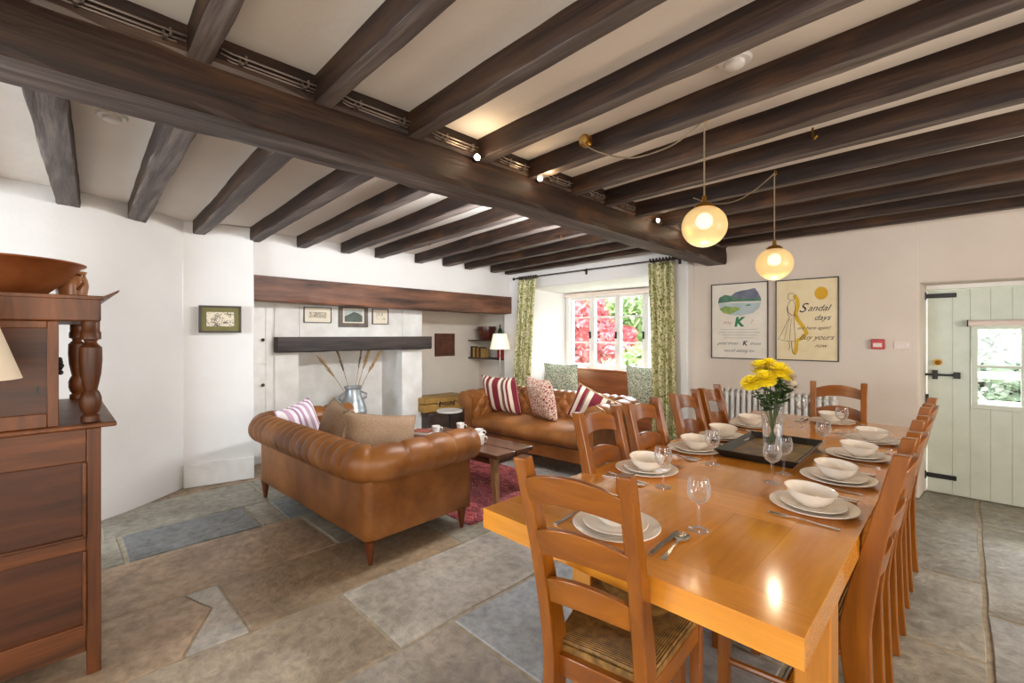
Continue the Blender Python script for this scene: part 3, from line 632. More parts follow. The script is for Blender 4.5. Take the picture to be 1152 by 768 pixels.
# tray
def tray():
    t = thing('serving_tray', 'black rectangular serving tray under the flower vase', 'tray', (-.765,2.80,TZ), math.radians(1))
    hx, hy = .165, .285; mb = MB(); mb.box(-hx,hx,-hy,hy,0,.006)
    def rim(a,b,c,d): mb.add([a,b,c,d],[(0,1,2,3)])
    o = .03; zt = .038; th = .006
    for (x0,y0,x1,y1,ox,oy) in ((-hx,-hy,hx,-hy,0,-o),(hx,-hy,hx,hy,o,0),(hx,hy,-hx,hy,0,o),(-hx,hy,-hx,-hy,-o,0)):
        sx = lambda v: v+(o if v>0 else -o); 
        A=(x0,y0,0); B=(x1,y1,0); Cc=(sx(x1),sx(y1),zt); D=(sx(x0),sx(y0),zt)
        k = Vector((ox,oy,0)).normalized()*th
        mb.add([A,B,Cc,D]+[tuple(Vector(q)-k+Vector((0,0,.003))) for q in (A,B,Cc,D)],[(0,1,2,3),(7,6,5,4),(0,4,5,1),(1,5,6,2),(2,6,7,3),(3,7,4,0)])
    mb.build('tray_body', M_black, t, smooth=0)
    MB().box(-hx+.01,hx-.01,-hy+.01,hy-.01,.006,.0085).build('tray_mat', plain('worn tray print', lin('9a7226'), lin('3a2a12'), .35, 0, 14), t)
tray()
# vase and flowers
VX, VY, VZ = -.766, 2.825, TZ+.009
def vase():
    t = thing('flower_vase', 'tall clear glass vase of water standing on the black tray', 'vase', (VX,VY,VZ))
    MB().lathe([(.0004,0),(.040,0),(.044,.006),(.046,.05),(.054,.16),(.062,.262),(.0605,.262),(.0515,.16),(.0435,.05),(.04,.016),(.0004,.014)], 32).build('vase_glass', M_glass, t, smooth=40)
    MB().lathe([(.0004,.016),(.039,.017),(.0428,.05),(.0495,.15),(.0004,.15)], 28).build('water', glass('vase water',1.33), t, smooth=40)
vase()
def flower(i, hx, hy, hz, r, white, lab):
    t = thing('chrysanthemum', lab, 'flower', (VX,VY,VZ), 0, 'cut chrysanthemums in the vase')
    b = (-hx*.35*.5, -hy*.35*.5, .03); m1 = (hx*.28, hy*.28, .25)
    pts = []
    for k in range(9):
        s = k/8; p = Vector(b)*(1-s)**2 + Vector(m1)*2*s*(1-s) + Vector((hx,hy,hz))*s*s; pts.append(p)
    mb = MB(); mb.tube(pts, .0032, 6); mb.build('stem', M_green, t)
    mb = MB()
    for k in range(38):
        s = R.uniform(.46,.93); p = pts[int(s*8)].lerp(pts[min(8,int(s*8)+1)], s*8-int(s*8)); a = R.uniform(0,2*PI); l = R.uniform(.03,.06); up = R.uniform(-.2,.6)
        d = Vector((math.cos(a),math.sin(a),up)).normalized(); sd = d.cross(Vector((0,0,1))).normalized()*l*.28
        mb.add([p, p+d*l*.4+sd, p+d*l*.7+sd*.8, p+d*l, p+d*l*.7-sd*.8, p+d*l*.4-sd],[(0,1,2,3),(0,3,4,5)])
    mb.build('leaves', M_green, t, smooth=0)
    mb = MB(); c = Vector((hx,hy,hz)); ax = (c-pts[-2]).normalized().lerp(Vector((0,0,1)),.4).normalized(); q = ax.to_track_quat('Z','Y').to_matrix()
    for ring in range(6):
        n = 9+ring*4; el = math.radians(88-ring*26)
        for k in range(n):
            a = 2*PI*(k+.37*ring)/n + R.uniform(-.08,.08); e = el+R.uniform(-.1,.1); L = r*(.72+.28*ring/5)
            d = q @ Vector((math.cos(a)*math.cos(e),math.sin(a)*math.cos(e),math.sin(e)*.75+.0)); s = d.cross(ax)
            s = (s.normalized() if s.length>1e-3 else Vector((1,0,0)))*r*.14; tip = c+d*L+ax*(.12*r)
            mid = c+d*L*.6+ax*(.05*r)
            mb.add([c-s*.3, c+s*.3, mid+s, tip+s*.5, tip-s*.5, mid-s],[(0,1,2,5),(5,2,3,4)])
    mb.build('flower_head', M_petalw if white else M_yellow, t, smooth=0)
FL = [(-.145,-.05,.375,.062,0),(-.085,-.08,.40,.068,0),(-.055,.03,.455,.066,0),(.0,-.06,.445,.068,0),(.05,-.02,.42,.066,0),(.015,.06,.465,.062,0),(.08,.05,.43,.060,0),(.135,.08,.405,.05,1),(.105,.0,.355,.046,1)]
fl_lab = ['yellow chrysanthemum drooping furthest towards the sofa side','large yellow chrysanthemum facing the camera, low on the sofa side','yellow chrysanthemum high at the back on the sofa side','big yellow chrysanthemum at the front top of the bunch','yellow chrysanthemum beside the white flowers at the top','yellow chrysanthemum at the very top of the bunch','yellow chrysanthemum just behind the white blooms','white chrysanthemum furthest towards the door','small white chrysanthemum below the others on the door side']
def rot_cam(x,y):  # spread the bunch across the view diagonal
    c, s = math.cos(math.radians(44.9)), math.sin(math.radians(44.9)); return (c*x - s*y, s*x + c*y)
for i,f in enumerate(FL):
    hx,hy = rot_cam(f[0],f[1]); flower(i,hx,hy,f[2],f[3],f[4],fl_lab[i])

# ------------------------------------------------------------------ pendants and cables
M_bulb = emit('bulb glow', (1,.86,.62), 4)
def globe_mat():
    m, nt, p, out = newmat('ribbed opal globe')
    p.inputs['Base Color'].default_value = (*lin('e0cda0'),1); p.inputs['Roughness'].default_value = .25
    e = N(nt,'ShaderNodeEmission'); e.inputs[0].default_value = (*lin('f5dda6'),1); e.inputs[1].default_value = .20
    ad = N(nt,'ShaderNodeAddShader'); g = N(nt,'ShaderNodeBsdfRefraction'); g.inputs['IOR'].default_value = 1.02; g.inputs['Roughness'].default_value = .5
    g.inputs['Color'].default_value = (*lin('ffe9b8'),1)
    mx = N(nt,'ShaderNodeMixShader'); mx.inputs[0].default_value = .55
    nt.links.new(p.outputs[0], mx.inputs[1]); nt.links.new(g.outputs[0], mx.inputs[2])
    nt.links.new(mx.outputs[0], ad.inputs[0]); nt.links.new(e.outputs[0], ad.inputs[1]); nt.links.new(ad.outputs[0], out.inputs[0]); return m
M_globe = globe_mat()
M_cord = plain('pale flex', lin('8a7a62'), lin('6a5b48'), .6)
def pendant(x,y,z,r,top,label):
    t = thing('pendant_lamp', label, 'lamp', (x,y,z), 0, 'globe pendants over the table')
    n = 64; mb = MB(); rings = []
    for j in range(25):
        th = .26+(PI-.26)*j/24
        rings.append([((r*math.sin(th)+1e-4)*(1+.012*math.cos(k*PI))*math.cos(2*PI*k/n), (r*math.sin(th)+1e-4)*(1+.012*math.cos(k*PI))*math.sin(2*PI*k/n), r*.97*math.cos(th)) for k in range(n)])
    mb.loft(rings, True, False).build('globe', M_globe, t, smooth=60)
    mb = MB(); mb.lathe([(.0004,r+.045),(.008,r+.042),(.012,r+.012),(.03,r+.006),(.042,r-.004),(.044,r-.014),(.036,r-.016)], 24); mb.build('lamp_cap', M_brass, t, smooth=40)
    mb = MB(); mb.sphere((0,0,r*.25), .034, 14, 10); mb.build('bulb', M_bulb, t)
    mb = MB(); mb.tube([(0,0,r+.04),(0,0,top-z)], .0035, 6); mb.build('cord', M_cord, t)
    mb = MB(); mb.tube([(0,0,top-z-.02),(.012,0,top-z-.012),(.01,0,top-z+.005),(0,0,top-z+.01)], .003, 6); mb.build('ceiling_hook', M_brass, t)
for px, py, pz in ((-.82,2.025,1.70),(-.80,2.99,1.64)):
    L = bpy.data.lights.new('pendant glow','POINT'); L.energy = 3.5; L.color = (1,.80,.55); L.shadow_soft_size = .02
    lo = bpy.data.objects.new('pendant_glow', L); COL.objects.link(lo); lo.location = (px,py,pz)
pendant(-.82,2.025,1.897,.094,2.375,'ribbed opal glass globe pendant hanging nearer the camera')
pendant(-.80,2.99,1.835,.098,2.375,'ribbed opal glass globe pendant nearer the posters, hanging lower')
def cable(name, pts, r, mat, label):
    P = [Vector(p) for p in pts]; out = []
    for i in range(len(P)-1):
        p0,p1,p2,p3 = P[max(i-1,0)],P[i],P[i+1],P[min(i+2,len(P)-1)]
        for k in range(8):
            s = k/8; out.append(.5*((2*p1)+(p2-p0)*s+(2*p0-5*p1+4*p2-p3)*s*s+(3*p1-p0-3*p2+p3)*s**3))
    out.append(P[-1]); return tag(MB().tube(out, r, 6).build(name, mat, None, 60), label, 'cable')
t = thing('ceiling_rose', 'round brass and wood ceiling rose on the joist near the beam', 'ceiling rose', (-1.38,1.93,2.41))
MB().tube([(0,0,0),(0,-.028,0)], .032, 16).build('rose_body', M_brass, t); MB().tube([(0,-.02,0),(0,-.045,0)], .02, 12).build('rose_cap', plain('pale wood',lin('a8823f'),lin('7a5a24')), t)
cable('lamp_flex', [(-1.38,1.885,2.395),(-1.30,1.91,2.33),(-1.15,1.97,2.275),(-.98,2.01,2.29),(-.88,2.025,2.335),(-.82,2.03,2.372)], .0035, M_cord, 'loose flex looping from the ceiling rose to the nearer pendant')
cable('lamp_flex', [(-1.33,3.10,2.36),(-1.2,3.08,2.29),(-1.05,3.05,2.265),(-.92,3.02,2.30),(-.80,3.0,2.372)], .0035, M_cord, 'loose flex looping behind the nearer globe to the farther pendant')
for (x,y,lab) in ((-.50,2.46,'small brass hook screwed into a joist above the dining table'),):
    mb = MB(); mb.tube([(x,y,2.37),(x,y,2.33),(x+.01,y-.005,2.315),(x+.02,y-.01,2.325)], .005, 6); tag(mb.build('ceiling_hook', M_brass), lab, 'hook')
def _hook(x,y,z,lab):
    mb = MB(); mb.tube([(x,y,z+.03),(x,y,z),(x+.012,y,z-.012),(x+.022,y,z),(x+.018,y,z+.008)], .004, 6); tag(mb.build('ceiling_hook', M_brass), lab, 'hook')
_hook(-3.9,2.70,2.34,'little metal hook under a joist midway along the sofa area'); _hook(-2.75,3.42,2.34,'little metal hook under a joist close to the main beam')
# spotlights and strip lights on the main beam
M_spot = emit('spot lens', (1,.86,.68), 60)
for i,(y,z) in enumerate(((1.585,2.353),(2.085,2.362),(3.567,2.372),(4.09,2.38))):
    lab = ['brightest little spotlight on the beam, nearest the camera','second lit spotlight along the main beam','third spotlight along the main beam, left of the nearer globe','farthest spotlight on the main beam, beside the nearer globe'][i]
    t = thing('spotlight', lab, 'spotlight', (-1.855,y,z), 0, 'spotlights on the main beam')
    mb = MB(); mb.tube([(0,0,0),(.035,-.02,-.002)], [.015,.019], 14); mb.tube([(-.03,0,.005),(0,0,0)], .006, 8); mb.build('spot_body', M_blackmetal, t)
    MB().sphere((.034,-.02,-.002), .015, 12, 8).build('spot_lens', M_spot, t)
    L = bpy.data.lights.new('spot glow','POINT'); L.energy = 1.3; L.color = (1,.72,.42); L.shadow_soft_size = .02
    lo = bpy.data.objects.new('spot_glow', L); COL.objects.link(lo); lo.location = (-1.72,y-.06,z-.03)
M_alu = plain('dull aluminium', lin('8d8076'), lin('6a5e55'), .35, .6)
for i,(y0,y1) in enumerate(((-.02,.31),(.41,.75),(.85,1.185),(1.31,1.60),(1.76,2.0),(2.18,2.42),(2.62,2.82),(3.02,3.24))):
    nth = ['first','second','third','fourth','fifth','sixth','seventh','eighth'][i]
    t = thing('strip_light', 'slim metal light rail between joists on the beam, %s from the camera end' % nth, 'light rail', (-1.868,y0,2.405), 0, 'light rails along the main beam')
    L_ = y1-y0
    for dx, dz in ((.008,-.012),(.02,-.006),(.03,.006)):
        mb = MB(); mb.tube([(dx-.012,.0,dz+.012),(dx,.035,dz),(dx,L_-.04,dz),(dx-.012,L_,dz+.008)], .0038, 6); mb.build('rail', M_alu, t)
    for yy in (.06,L_-.06):
        mb = MB(); mb.box(-.004,.036,yy-.006,yy+.006,-.02,-.012); mb.tube([(.008,yy,-.02),(.008,yy,.016)], .005, 8); mb.tube([(.028,yy+.015,-.01),(.028,yy+.015,.018)], .0045, 8); mb.build('clip', M_alu, t)
for (x,y,lab,r) in ((-.63,1.84,'clear round smoke detector dome on the ceiling above the table',.05),(-2.91,.19,'small white smoke detector on the ceiling near the left wall',.05)):
    t = thing('smoke_detector', lab, 'smoke detector', (x,y,ZC+.004))
    MB().lathe([(.0004,-.012),(r*1.1,-.012),(r*1.25,-.004),(r*1.25,.006)], 24).build('detector_base', M_white, t, smooth=40); MB().lathe([(.0004,-.034),(r*.5,-.032),(r*.7,-.026),(r*.75,-.012)], 24).build('detector_cover', M_white, t, smooth=40)

# ------------------------------------------------------------------ chesterfield sofas
def upath(hx, hy, yf, rc, step=.012, r_off=0):
    """U-shaped plan path (arm front, back, arm front): list of (x, y, nx, ny, s), n = outward normal"""
    pts = []; s = 0
    segs = [('l',(hx,yf),(hx,-hy+rc),(1,0)),('a',(hx-rc,-hy+rc),0,-PI/2),('l',(hx-rc,-hy),(-hx+rc,-hy),(0,-1)),('a',(-hx+rc,-hy+rc),-PI/2,-PI),('l',(-hx,-hy+rc),(-hx,yf),(-1,0))]
    for sg in segs:
        if sg[0]=='l':
            a = Vector(sg[1]); b = Vector(sg[2]); n = max(1,int((b-a).length/step))
            for k in range(n): p = a.lerp(b,k/n); pts.append((p.x,p.y,*sg[3]))
        else:
            n = max(3,int(rc*PI/2/step))
            for k in range(n): a = sg[2]+(sg[3]-sg[2])*k/n; pts.append((sg[1][0]+rc*math.cos(a), sg[1][1]+rc*math.sin(a), math.cos(a), math.sin(a)))
    pts.append((-hx,yf,-1,0)); out = []; s = 0
    for i,p in enumerate(pts):
        if i: s += math.hypot(p[0]-pts[i-1][0], p[1]-pts[i-1][1])
        out.append((*p,s))
    return out
def make_sofa(label, loc, rz):
    t = thing('chesterfield_sofa', label, 'sofa', loc, rz, 'tan leather chesterfield sofas')
    hx, hy, yf = .90, .41, .42
    mb = MB()   # plain outer shell: sides, back, front rail
    path = upath(hx,hy,yf,.05,.05); zs = [.145,.16,.3,.45,.56]
    for zlist in (zs,):
        rings = []
        for (x,y,nx,ny,s) in path: rings.append([(x+nx*(.0 if z>.15 else -.012),y+ny*(.0 if z>.15 else -.012),z) for z in zlist]+[(x-nx*.10,y-ny*.10,zlist[-1]),(x-nx*.10,y-ny*.10,.145)])
        mb.loft(rings, True, True)
    mb.box(-hx+.05,hx-.05,-hy+.05,yf-.01,.145,.29)
    mb.build('sofa_body', M_leather, t, smooth=45, bevel=0)
    # scroll roll with pleats
    path = upath(hx-.005,hy-.005,yf,.15,.008); smax = path[-1][4]; rings = []; nphi = 28; p = .128; R0 = .118; zc = .622
    for (x,y,nx,ny,s) in path:
        pp = .105 if .78 < s < smax-.78 else .19
        pl = abs(math.sin(PI*(s-.78)/pp))**.5; rr = []
        for k in range(nphi):
            ph = 2*PI*k/nphi; co, sn = math.cos(ph), math.sin(ph)
            r = R0*(1.03 - .20*(1-pl)*(.55+.45*max(0,.3+sn))) ; r *= 1+.02*noise.noise(Vector((s*6,ph*2,1)))
            # scroll: flatter inside and below
            rr.append((x+nx*(r*co+.012), y+ny*(r*co+.012), zc+r*sn*.98))
        rings.append(rr)
    mb = MB(); mb.loft(rings); mb.build('scroll_roll', M_leather, t, smooth=70)
    # tufted inside of arms and back
    path = upath(hx-.10,hy-.10,yf-.01,.09); rings = []; nz = 22
    for (x,y,nx,ny,s) in path:
        rr = []
        for k in range(nz+1):
            z = .30+.36*k/nz; a = s/.17; b = (z-.30)/.19
            d = .034*(abs(math.sin(PI*(a+b)/1.0*1))*abs(math.sin(PI*(a-b))))**.35
            lean = .035*(1-(z-.3)/.36); d += lean
            rr.append((x-nx*d, y-ny*d, z))
        rr += [(x+nx*.04,y+ny*.04,.66),(x+nx*.04,y+ny*.04,.30)]
        rings.append(rr)
    MB().loft(rings).build('tufted_inside', M_leather, t, smooth=80)
    mb = MB()
    path2 = [q for q in path]
    for kk in range(60):
        for row,zb in ((0,.395),(.5,.49),(0,.585)):
            ss = (kk+row)*.17
            q = min(path2, key=lambda q: abs(q[4]-ss))
            if abs(q[4]-ss) < .01 and ss < path2[-1][4]-.05 and ss > .05: mb.sphere((q[0]-q[2]*.012,q[1]-q[3]*.012,zb), .011, 8, 6)
    mb.build('buttons', M_leather, t)
    # scroll fronts
    for s in (-1,1):
        mb = MB(); cx = s*(hx+.007); pr = [(cx+.108*math.cos(a), .625+.106*math.sin(a)) for a in [PI*2*k/28 for k in range(28)]]
        mb.loft([[(x,yf-.005,z) for x,z in pr],[(x,yf+.014,z) for x,z in pr],[(cx+(x-cx)*.86,yf+.022,.625+(z-.625)*.86) for x,z in pr]])
        w0, w1 = (hx-.11, hx) ; mb.box(min(s*w0,s*w1),max(s*w0,s*w1),yf-.005,yf+.012,.145,.60)
        mb.build('arm_facing', M_leather, t, smooth=40)
    # bench seat cushion, front rail
    rings = []; nx_ = 40
    for i in range(nx_+1):
        u = -1+2*i/nx_; x = u*.755; e = (1-abs(u)**8); rr = []
        for (y,z) in ((-.27,.28),(.40,.28),(.455,.30),(.475,.345),(.462,.395),(.42,.425),(.25,.445),(0,.445),(-.27,.43)):
            zz = .28+(z-.28)*(1 if z<.31 else (1+.05*e+.02*noise.noise(Vector((x*3,y*4,2))))); rr.append((x,y-(.02*abs(u)**6 if y>.4 else 0),zz))
        rings.append(rr)
    MB().loft(rings).build('seat_cushion', M_leather, t, smooth=60)
    MB().box(-hx+.10,hx-.10,yf-.03,yf+.008,.145,.285).build('front_rail', M_leather, t, bevel=.012)
    for sx in (-1,1):
        for sy in (-1,1):
            cx, cy = sx*(hx-.03), (-.37 if sy<0 else .375)
            MB().lathe([(.0004,0),(.013,0),(.014,.006),(.03,.11),(.036,.15)], 14, (cx,cy,0)).build('leg', plain_leg, t, smooth=40)
    return t
plain_leg = wood('turned sofa leg', lin('7a3f1c'), lin('4a230d'), 'z', .3, 6)
sofa = make_sofa('tan leather chesterfield sofa with its long back to the stone floor and taupe cushions', (-3.485,1.70,0), math.radians(2.4))
dup(sofa, (-3.44,3.99,0), math.radians(180+3.5), 'tan leather chesterfield sofa below the window with maroon cushions on it')

# ------------------------------------------------------------------ cushions
def cushion(label, loc, rot, w, h, th, mat, group=None, mat2=None, spike=.085):
    n = 22; mb = MB()
    for side in (1,-1):
        vs = []; fs = []
        for j in range(n+1):
            for i in range(n+1):
                u = -1+2*i/n; v = -1+2*j/n
                cx = w/2*u*(1-spike*(1-v*v)*abs(u)**2); cz = h/2*v*(1-spike*(1-u*u)*abs(v)**2)
                d = 1.2*th/2*((1-u**4)*(1-v**4))**.6 ; d *= 1+.10*noise.noise(Vector((u*2,v*2,w*9)))
                vs.append((cx, side*d, cz+h/2))
        for j in range(n):
            for i in range(n):
                a = j*(n+1)+i; fs.append((a,a+1,a+n+2,a+n+1))
        mb.add(vs, fs, 0 if side==1 or mat2 is None else 1)
    bm_mats = [mat] if mat2 is None else [mat, mat2]
    o = mb.build('cushion', bm_mats, None, smooth=180, loc=loc, rot=rot)
    # piping around the edge
    loop = []
    for (a0,b0,a1,b1) in ((-1,-1,1,-1),(1,-1,1,1),(1,1,-1,1),(-1,1,-1,-1)):
        for k in range(10):
            u = a0+(a1-a0)*k/10; v = b0+(b1-b0)*k/10
            loop.append((w/2*u*(1-spike*(1-v*v)*abs(u)**2),0,h/2*v*(1-spike*(1-u*u)*abs(v)**2)+h/2))
    loop.append(loop[0]); MB().tube(loop,.005,6).build('piping', mat, o, 60)
    return tag(o, label, 'cushion', group)
rd = math.radians
cushion('pink and white striped cushion at the fireplace end of the nearer sofa', (-4.13,1.57,.445), (rd(16),rd(10),rd(-62)), .40,.38,.16, M_stripe_pink, None, M_taupe)
cushion('upright taupe linen cushion against the long back of the nearer sofa', (-3.76,1.60,.445), (rd(14),rd(-6),rd(172)), .44,.41,.15, M_taupe)
cushion('large taupe cushion slumped against the near arm of the nearer sofa, seen from behind', (-2.90,1.60,.49), (rd(-20),rd(9),rd(80)), .54,.38,.17, M_taupe)
cushion('maroon and cream striped square cushion at the fireplace end of the window sofa', (-4.06,3.93,.45), (rd(14),0,rd(4)), .56,.47,.15, M_stripe_red)
cushion('red floral patterned cushion in the middle of the window sofa', (-3.42,3.97,.45), (rd(14),rd(2),rd(-14)), .46,.49,.14, M_damask_red)
cushion('maroon striped cushion tipped against the arm nearest the dining chairs', (-2.84,3.95,.47), (rd(22),rd(26),rd(26)), .47,.42,.15, plain('sand linen', lin('b99a6c'), lin('a3834f'), .85, 0, 80), None, M_stripe_red)
# ------------------------------------------------------------------ settle under the window
def settle():
    t = thing('wooden_settle', 'old polished wooden settle bench in the window recess behind the sofa', 'settle', (-3.57,5.27,0))
    hx = .90; mb = MB(); mb.box(-hx,hx,.13,.165,.18,.90); mb.build('back_panel', M_settle, t, bevel=.004)
    MB().box(-hx+.0,hx-.0,.115,.185,.90,.93).build('top_rail', M_settle, t, bevel=.01)
    MB().box(-hx,hx,-.25,.14,.42,.455).build('seat', M_settle, t, bevel=.008)
    MB().box(-hx+.03,hx-.03,-.225,-.20,.06,.42).build('front_board', M_settle, t, bevel=.004)
    for s in (-1,1):
        mb = MB(); x0, x1 = (s*hx-.02, s*hx+.02); mb.prism([(-.25,0),(.165,0),(.165,.92),(.09,.92),(.02,.70),(-.2,.68),(-.25,.62)], x0, x1, M=Matrix(((0,0,1,0),(1,0,0,0),(0,1,0,0),(0,0,0,1)))); mb.build('end_panel', M_settle, t, bevel=.006)
settle()
cushion('green leaf patterned cushion on the curtain corner of the settle, behind the striped cushion', (-4.17,5.24,.46), (rd(8),0,rd(2)), .60,.54,.13, M_damask_green)
cushion('green leaf patterned cushion on the settle beside the long curtain near the dining chairs', (-2.86,5.2,.46), (rd(8),rd(2),rd(-4)), .45,.57,.13, M_damask_green)
mb = MB(); mb.box(-4.30,-4.02,5.50,5.6,.906,.922); tag(mb.build('sill_book', M_white, None, bevel=.003), 'thin white book lying on the window sill', 'book')
# ------------------------------------------------------------------ coffee table, rug, mugs
def coffee():
    t = thing('coffee_table', 'low rustic plank coffee table on splayed legs between the sofas', 'coffee table', (-3.40,2.76,0), rd(3))
    hx, hy = .66, .235; mb = MB()
    mb.box(-hx,hx,-hy,-.006,.385,.42); mb.box(-hx,hx,.006,hy,.385,.42); mb.build('tabletop', M_coffee, t, bevel=.006)
    mb = MB(); mb.box(-hx+.12,hx-.12,-.17,-.145,.31,.385); mb.box(-hx+.12,hx-.12,.145,.17,.31,.385); mb.box(-hx+.1,-hx+.125,-.17,.17,.31,.385); mb.box(hx-.125,hx-.1,-.17,.17,.31,.385); mb.build('frame_rail', M_coffee, t, bevel=.003)
    for sx in (-1,1):
        for sy in (-1,1):
            a = (sx*(hx-.09), sy*(hy-.055)); b = (sx*(hx-.01), sy*(hy-.005)); w = .03; v = .02
            MB().loft([[(b[0]-v,b[1]-v,0.012),(b[0]+v,b[1]-v,.012),(b[0]+v,b[1]+v,.012),(b[0]-v,b[1]+v,.012)],[(a[0]-w,a[1]-w,.385),(a[0]+w,a[1]-w,.385),(a[0]+w,a[1]+w,.385),(a[0]-w,a[1]+w,.385)]]).build('leg', M_cofleg if sx>0 and sy<0 else M_coffee, t, bevel=.004)
coffee()
mb = MB(); nx, ny = 50, 30; X0,X1,Y0_,Y1_ = -4.75,-2.60,2.17,3.42; vs = [(X0+(X1-X0)*i/nx, Y0_+(Y1_-Y0_)*j/ny, .010+.003*noise.noise(Vector((i*.3,j*.3,0)))) for j in range(ny+1) for i in range(nx+1)]
fs = [(j*(nx+1)+i, j*(nx+1)+i+1, (j+1)*(nx+1)+i+1, (j+1)*(nx+1)+i) for j in range(ny) for i in range(nx)]
mb.add(vs, fs); mb.box(X0,X1,Y0_,Y1_,.001,.006)
o = mb.build('rug', M_rug); tag(o, 'worn red patterned rug on the flagstones under the coffee table', 'rug')
mb = MB()
for i in range(56):
    y = Y0_+(Y1_-Y0_)*(i+.5)/56
    for xx, d in ((X0,-1),(X1,1)): mb.tube([(xx,y,.006),(xx+d*.03,y+R.uniform(-.006,.006),.005),(xx+d*.055,y+R.uniform(-.012,.012),.004)],.0025,4)
mb.build('fringe', plain('rug fringe', lin('c9b79c'), lin('a9957a'), .9), o)['kind'] = 'stuff'
def mug_mat():
    m, nt, p, out = newmat('sketch print mug'); v = coords(nt); n = noise_tex(nt, v, 38, 3, .6, 1)
    nt.links.new(ramp(nt, n, [(.36,lin('7d8288')),(.42,lin('f0ece6')),(1,lin('f0ece6'))]), p.inputs['Base Color']); p.inputs['Roughness'].default_value = .2; return m
M_mug = mug_mat()
def mug(x,y,lab,rz):
    t = thing('mug', lab, 'mug', (x,y,.4205), rz, 'white printed mugs')
    MB().lathe([(.0004,0),(.028,0),(.031,.004),(.034,.04),(.042,.095),(.039,.095),(.031,.04),(.027,.008),(.0004,.007)], 28).build('mug_body', M_mug, t, smooth=45)
    MB().tube([(.036,0,.075),(.058,0,.078),(.066,0,.058),(.058,0,.034),(.034,0,.026)],.005,8).build('handle', M_mug, t, 60)
mug(-3.72,2.66,'white mug furthest along the coffee table towards the fireplace',1.2); mug(-3.66,2.92,'white mug with its handle showing, on the window side of the coffee table',.7)
mug(-3.12,2.72,'white mug nearest the dining table on the coffee table',.5); mug(-3.30,2.86,'white mug half hidden behind the nearest mug',.9)
t = thing('book', 'small red and brown book at the fireplace end of the coffee table', 'book', (-3.88,2.62,.4205), rd(25))
MB().box(-.1,.1,-.07,.07,.002,.028).build('pages', M_white, t); mb = MB(); mb.box(-.103,.103,-.073,.073,.0,.003); mb.box(-.103,.103,-.073,.073,.027,.031); mb.box(-.104,-.1,-.073,.073,0,.031); mb.build('cover', plain('brick cover', lin('a65a48'), lin('7c3f33')), t)
t = thing('side_table', 'small round pale marble side table by the far sofa arm', 'side table', (-4.42,3.36,0))
MB().lathe([(.0004,.485),(.15,.485),(.155,.49),(.155,.503),(.15,.508),(.0004,.508)], 36).build('tabletop', M_marble, t, smooth=40); MB().tube([(0,0,.02),(0,0,.486)],.016,10).build('pole', M_blackmetal, t); MB().lathe([(.0004,.011),(.13,.011),(.13,.02),(.03,.03),(.0004,.032)],28).build('base', M_blackmetal, t, smooth=40)
# ------------------------------------------------------------------ inglenook contents
def churn():
    t = thing('milk_churn', 'galvanised milk churn standing in the white fireplace', 'churn', (-5.42,2.62,0))
    MB().lathe([(.0004,0),(.155,0),(.16,.01),(.16,.44),(.166,.45),(.166,.47),(.16,.48),(.155,.52),(.12,.62),(.098,.66),(.094,.74),(.108,.755),(.108,.775),(.09,.775),(.088,.66),(.0004,.5)],36).build('churn_body', M_zinc, t, smooth=40)
    for s in (-1,1): MB().tube([(.03*0+s*.0+.12*s*.6,-.11*1.0,.60),(s*.10,-.155,.63),(s*.11,-.165,.69),(s*.07,-.12,.72)] if False else [(-.02,s*.125,.60),(-.02,s*.17,.62),(-.02,s*.175,.67),(-.02,s*.105,.70),(.02,s*.105,.70),(.02,s*.175,.67),(.02,s*.17,.62),(.02,s*.125,.60)],.009,8).build('handle', M_zinc, t, 60)
churn()
def plume(ang, lean, h, lab, big):
    t = thing('dried_grass_plume', lab, 'dried grass', (-5.42,2.62,.52), 0, 'dried grasses in the churn')
    tip = Vector((math.cos(ang)*lean, math.sin(ang)*lean, h)); pts = [tip*s + Vector((0,0,.03*math.sin(PI*s))) for s in [k/8 for k in range(9)]]
    MB().tube(pts,.004,5).build('stem', M_straw, t)
    mb = MB(); d = (pts[8]-pts[5]).normalized()
    for k in range(170):
        s = R.uniform(.0,1); p = pts[5].lerp(pts[8], s)+d*.05*s; a = R.uniform(0,2*PI); l = R.uniform(.03,.075)*big
        o = Vector((math.cos(a),math.sin(a),0))*l*.45+d*l; sd = d.cross(o).normalized()*.004*big if d.cross(o).length>1e-4 else Vector((.004,0,0))
        mb.add([p-sd,p+sd,p+o],[(0,1,2)])
    mb.build('plume', plume_m[0 if big>1 else 1], t, smooth=0)
plume_m = [M_straw, plain('dark seed head', lin('6e5538'), lin('46331f'), .9)]
for i,(a,l,h,b,w) in enumerate(((-1.65,.36,.56,1.3,'arching furthest towards the cupboard door'),(-1.3,.22,.66,.9,'dark seed head leaning slightly towards the cupboard'),(1.2,.10,.70,.9,'upright dark one in the middle of the churn'),(1.5,.20,.68,1.4,'pale feathery one right of the middle'),(1.6,.33,.60,1.4,'pale feathery one leaning furthest towards the window'))):
    plume(a,l,h,'dried grass plume in the churn, '+w,b)
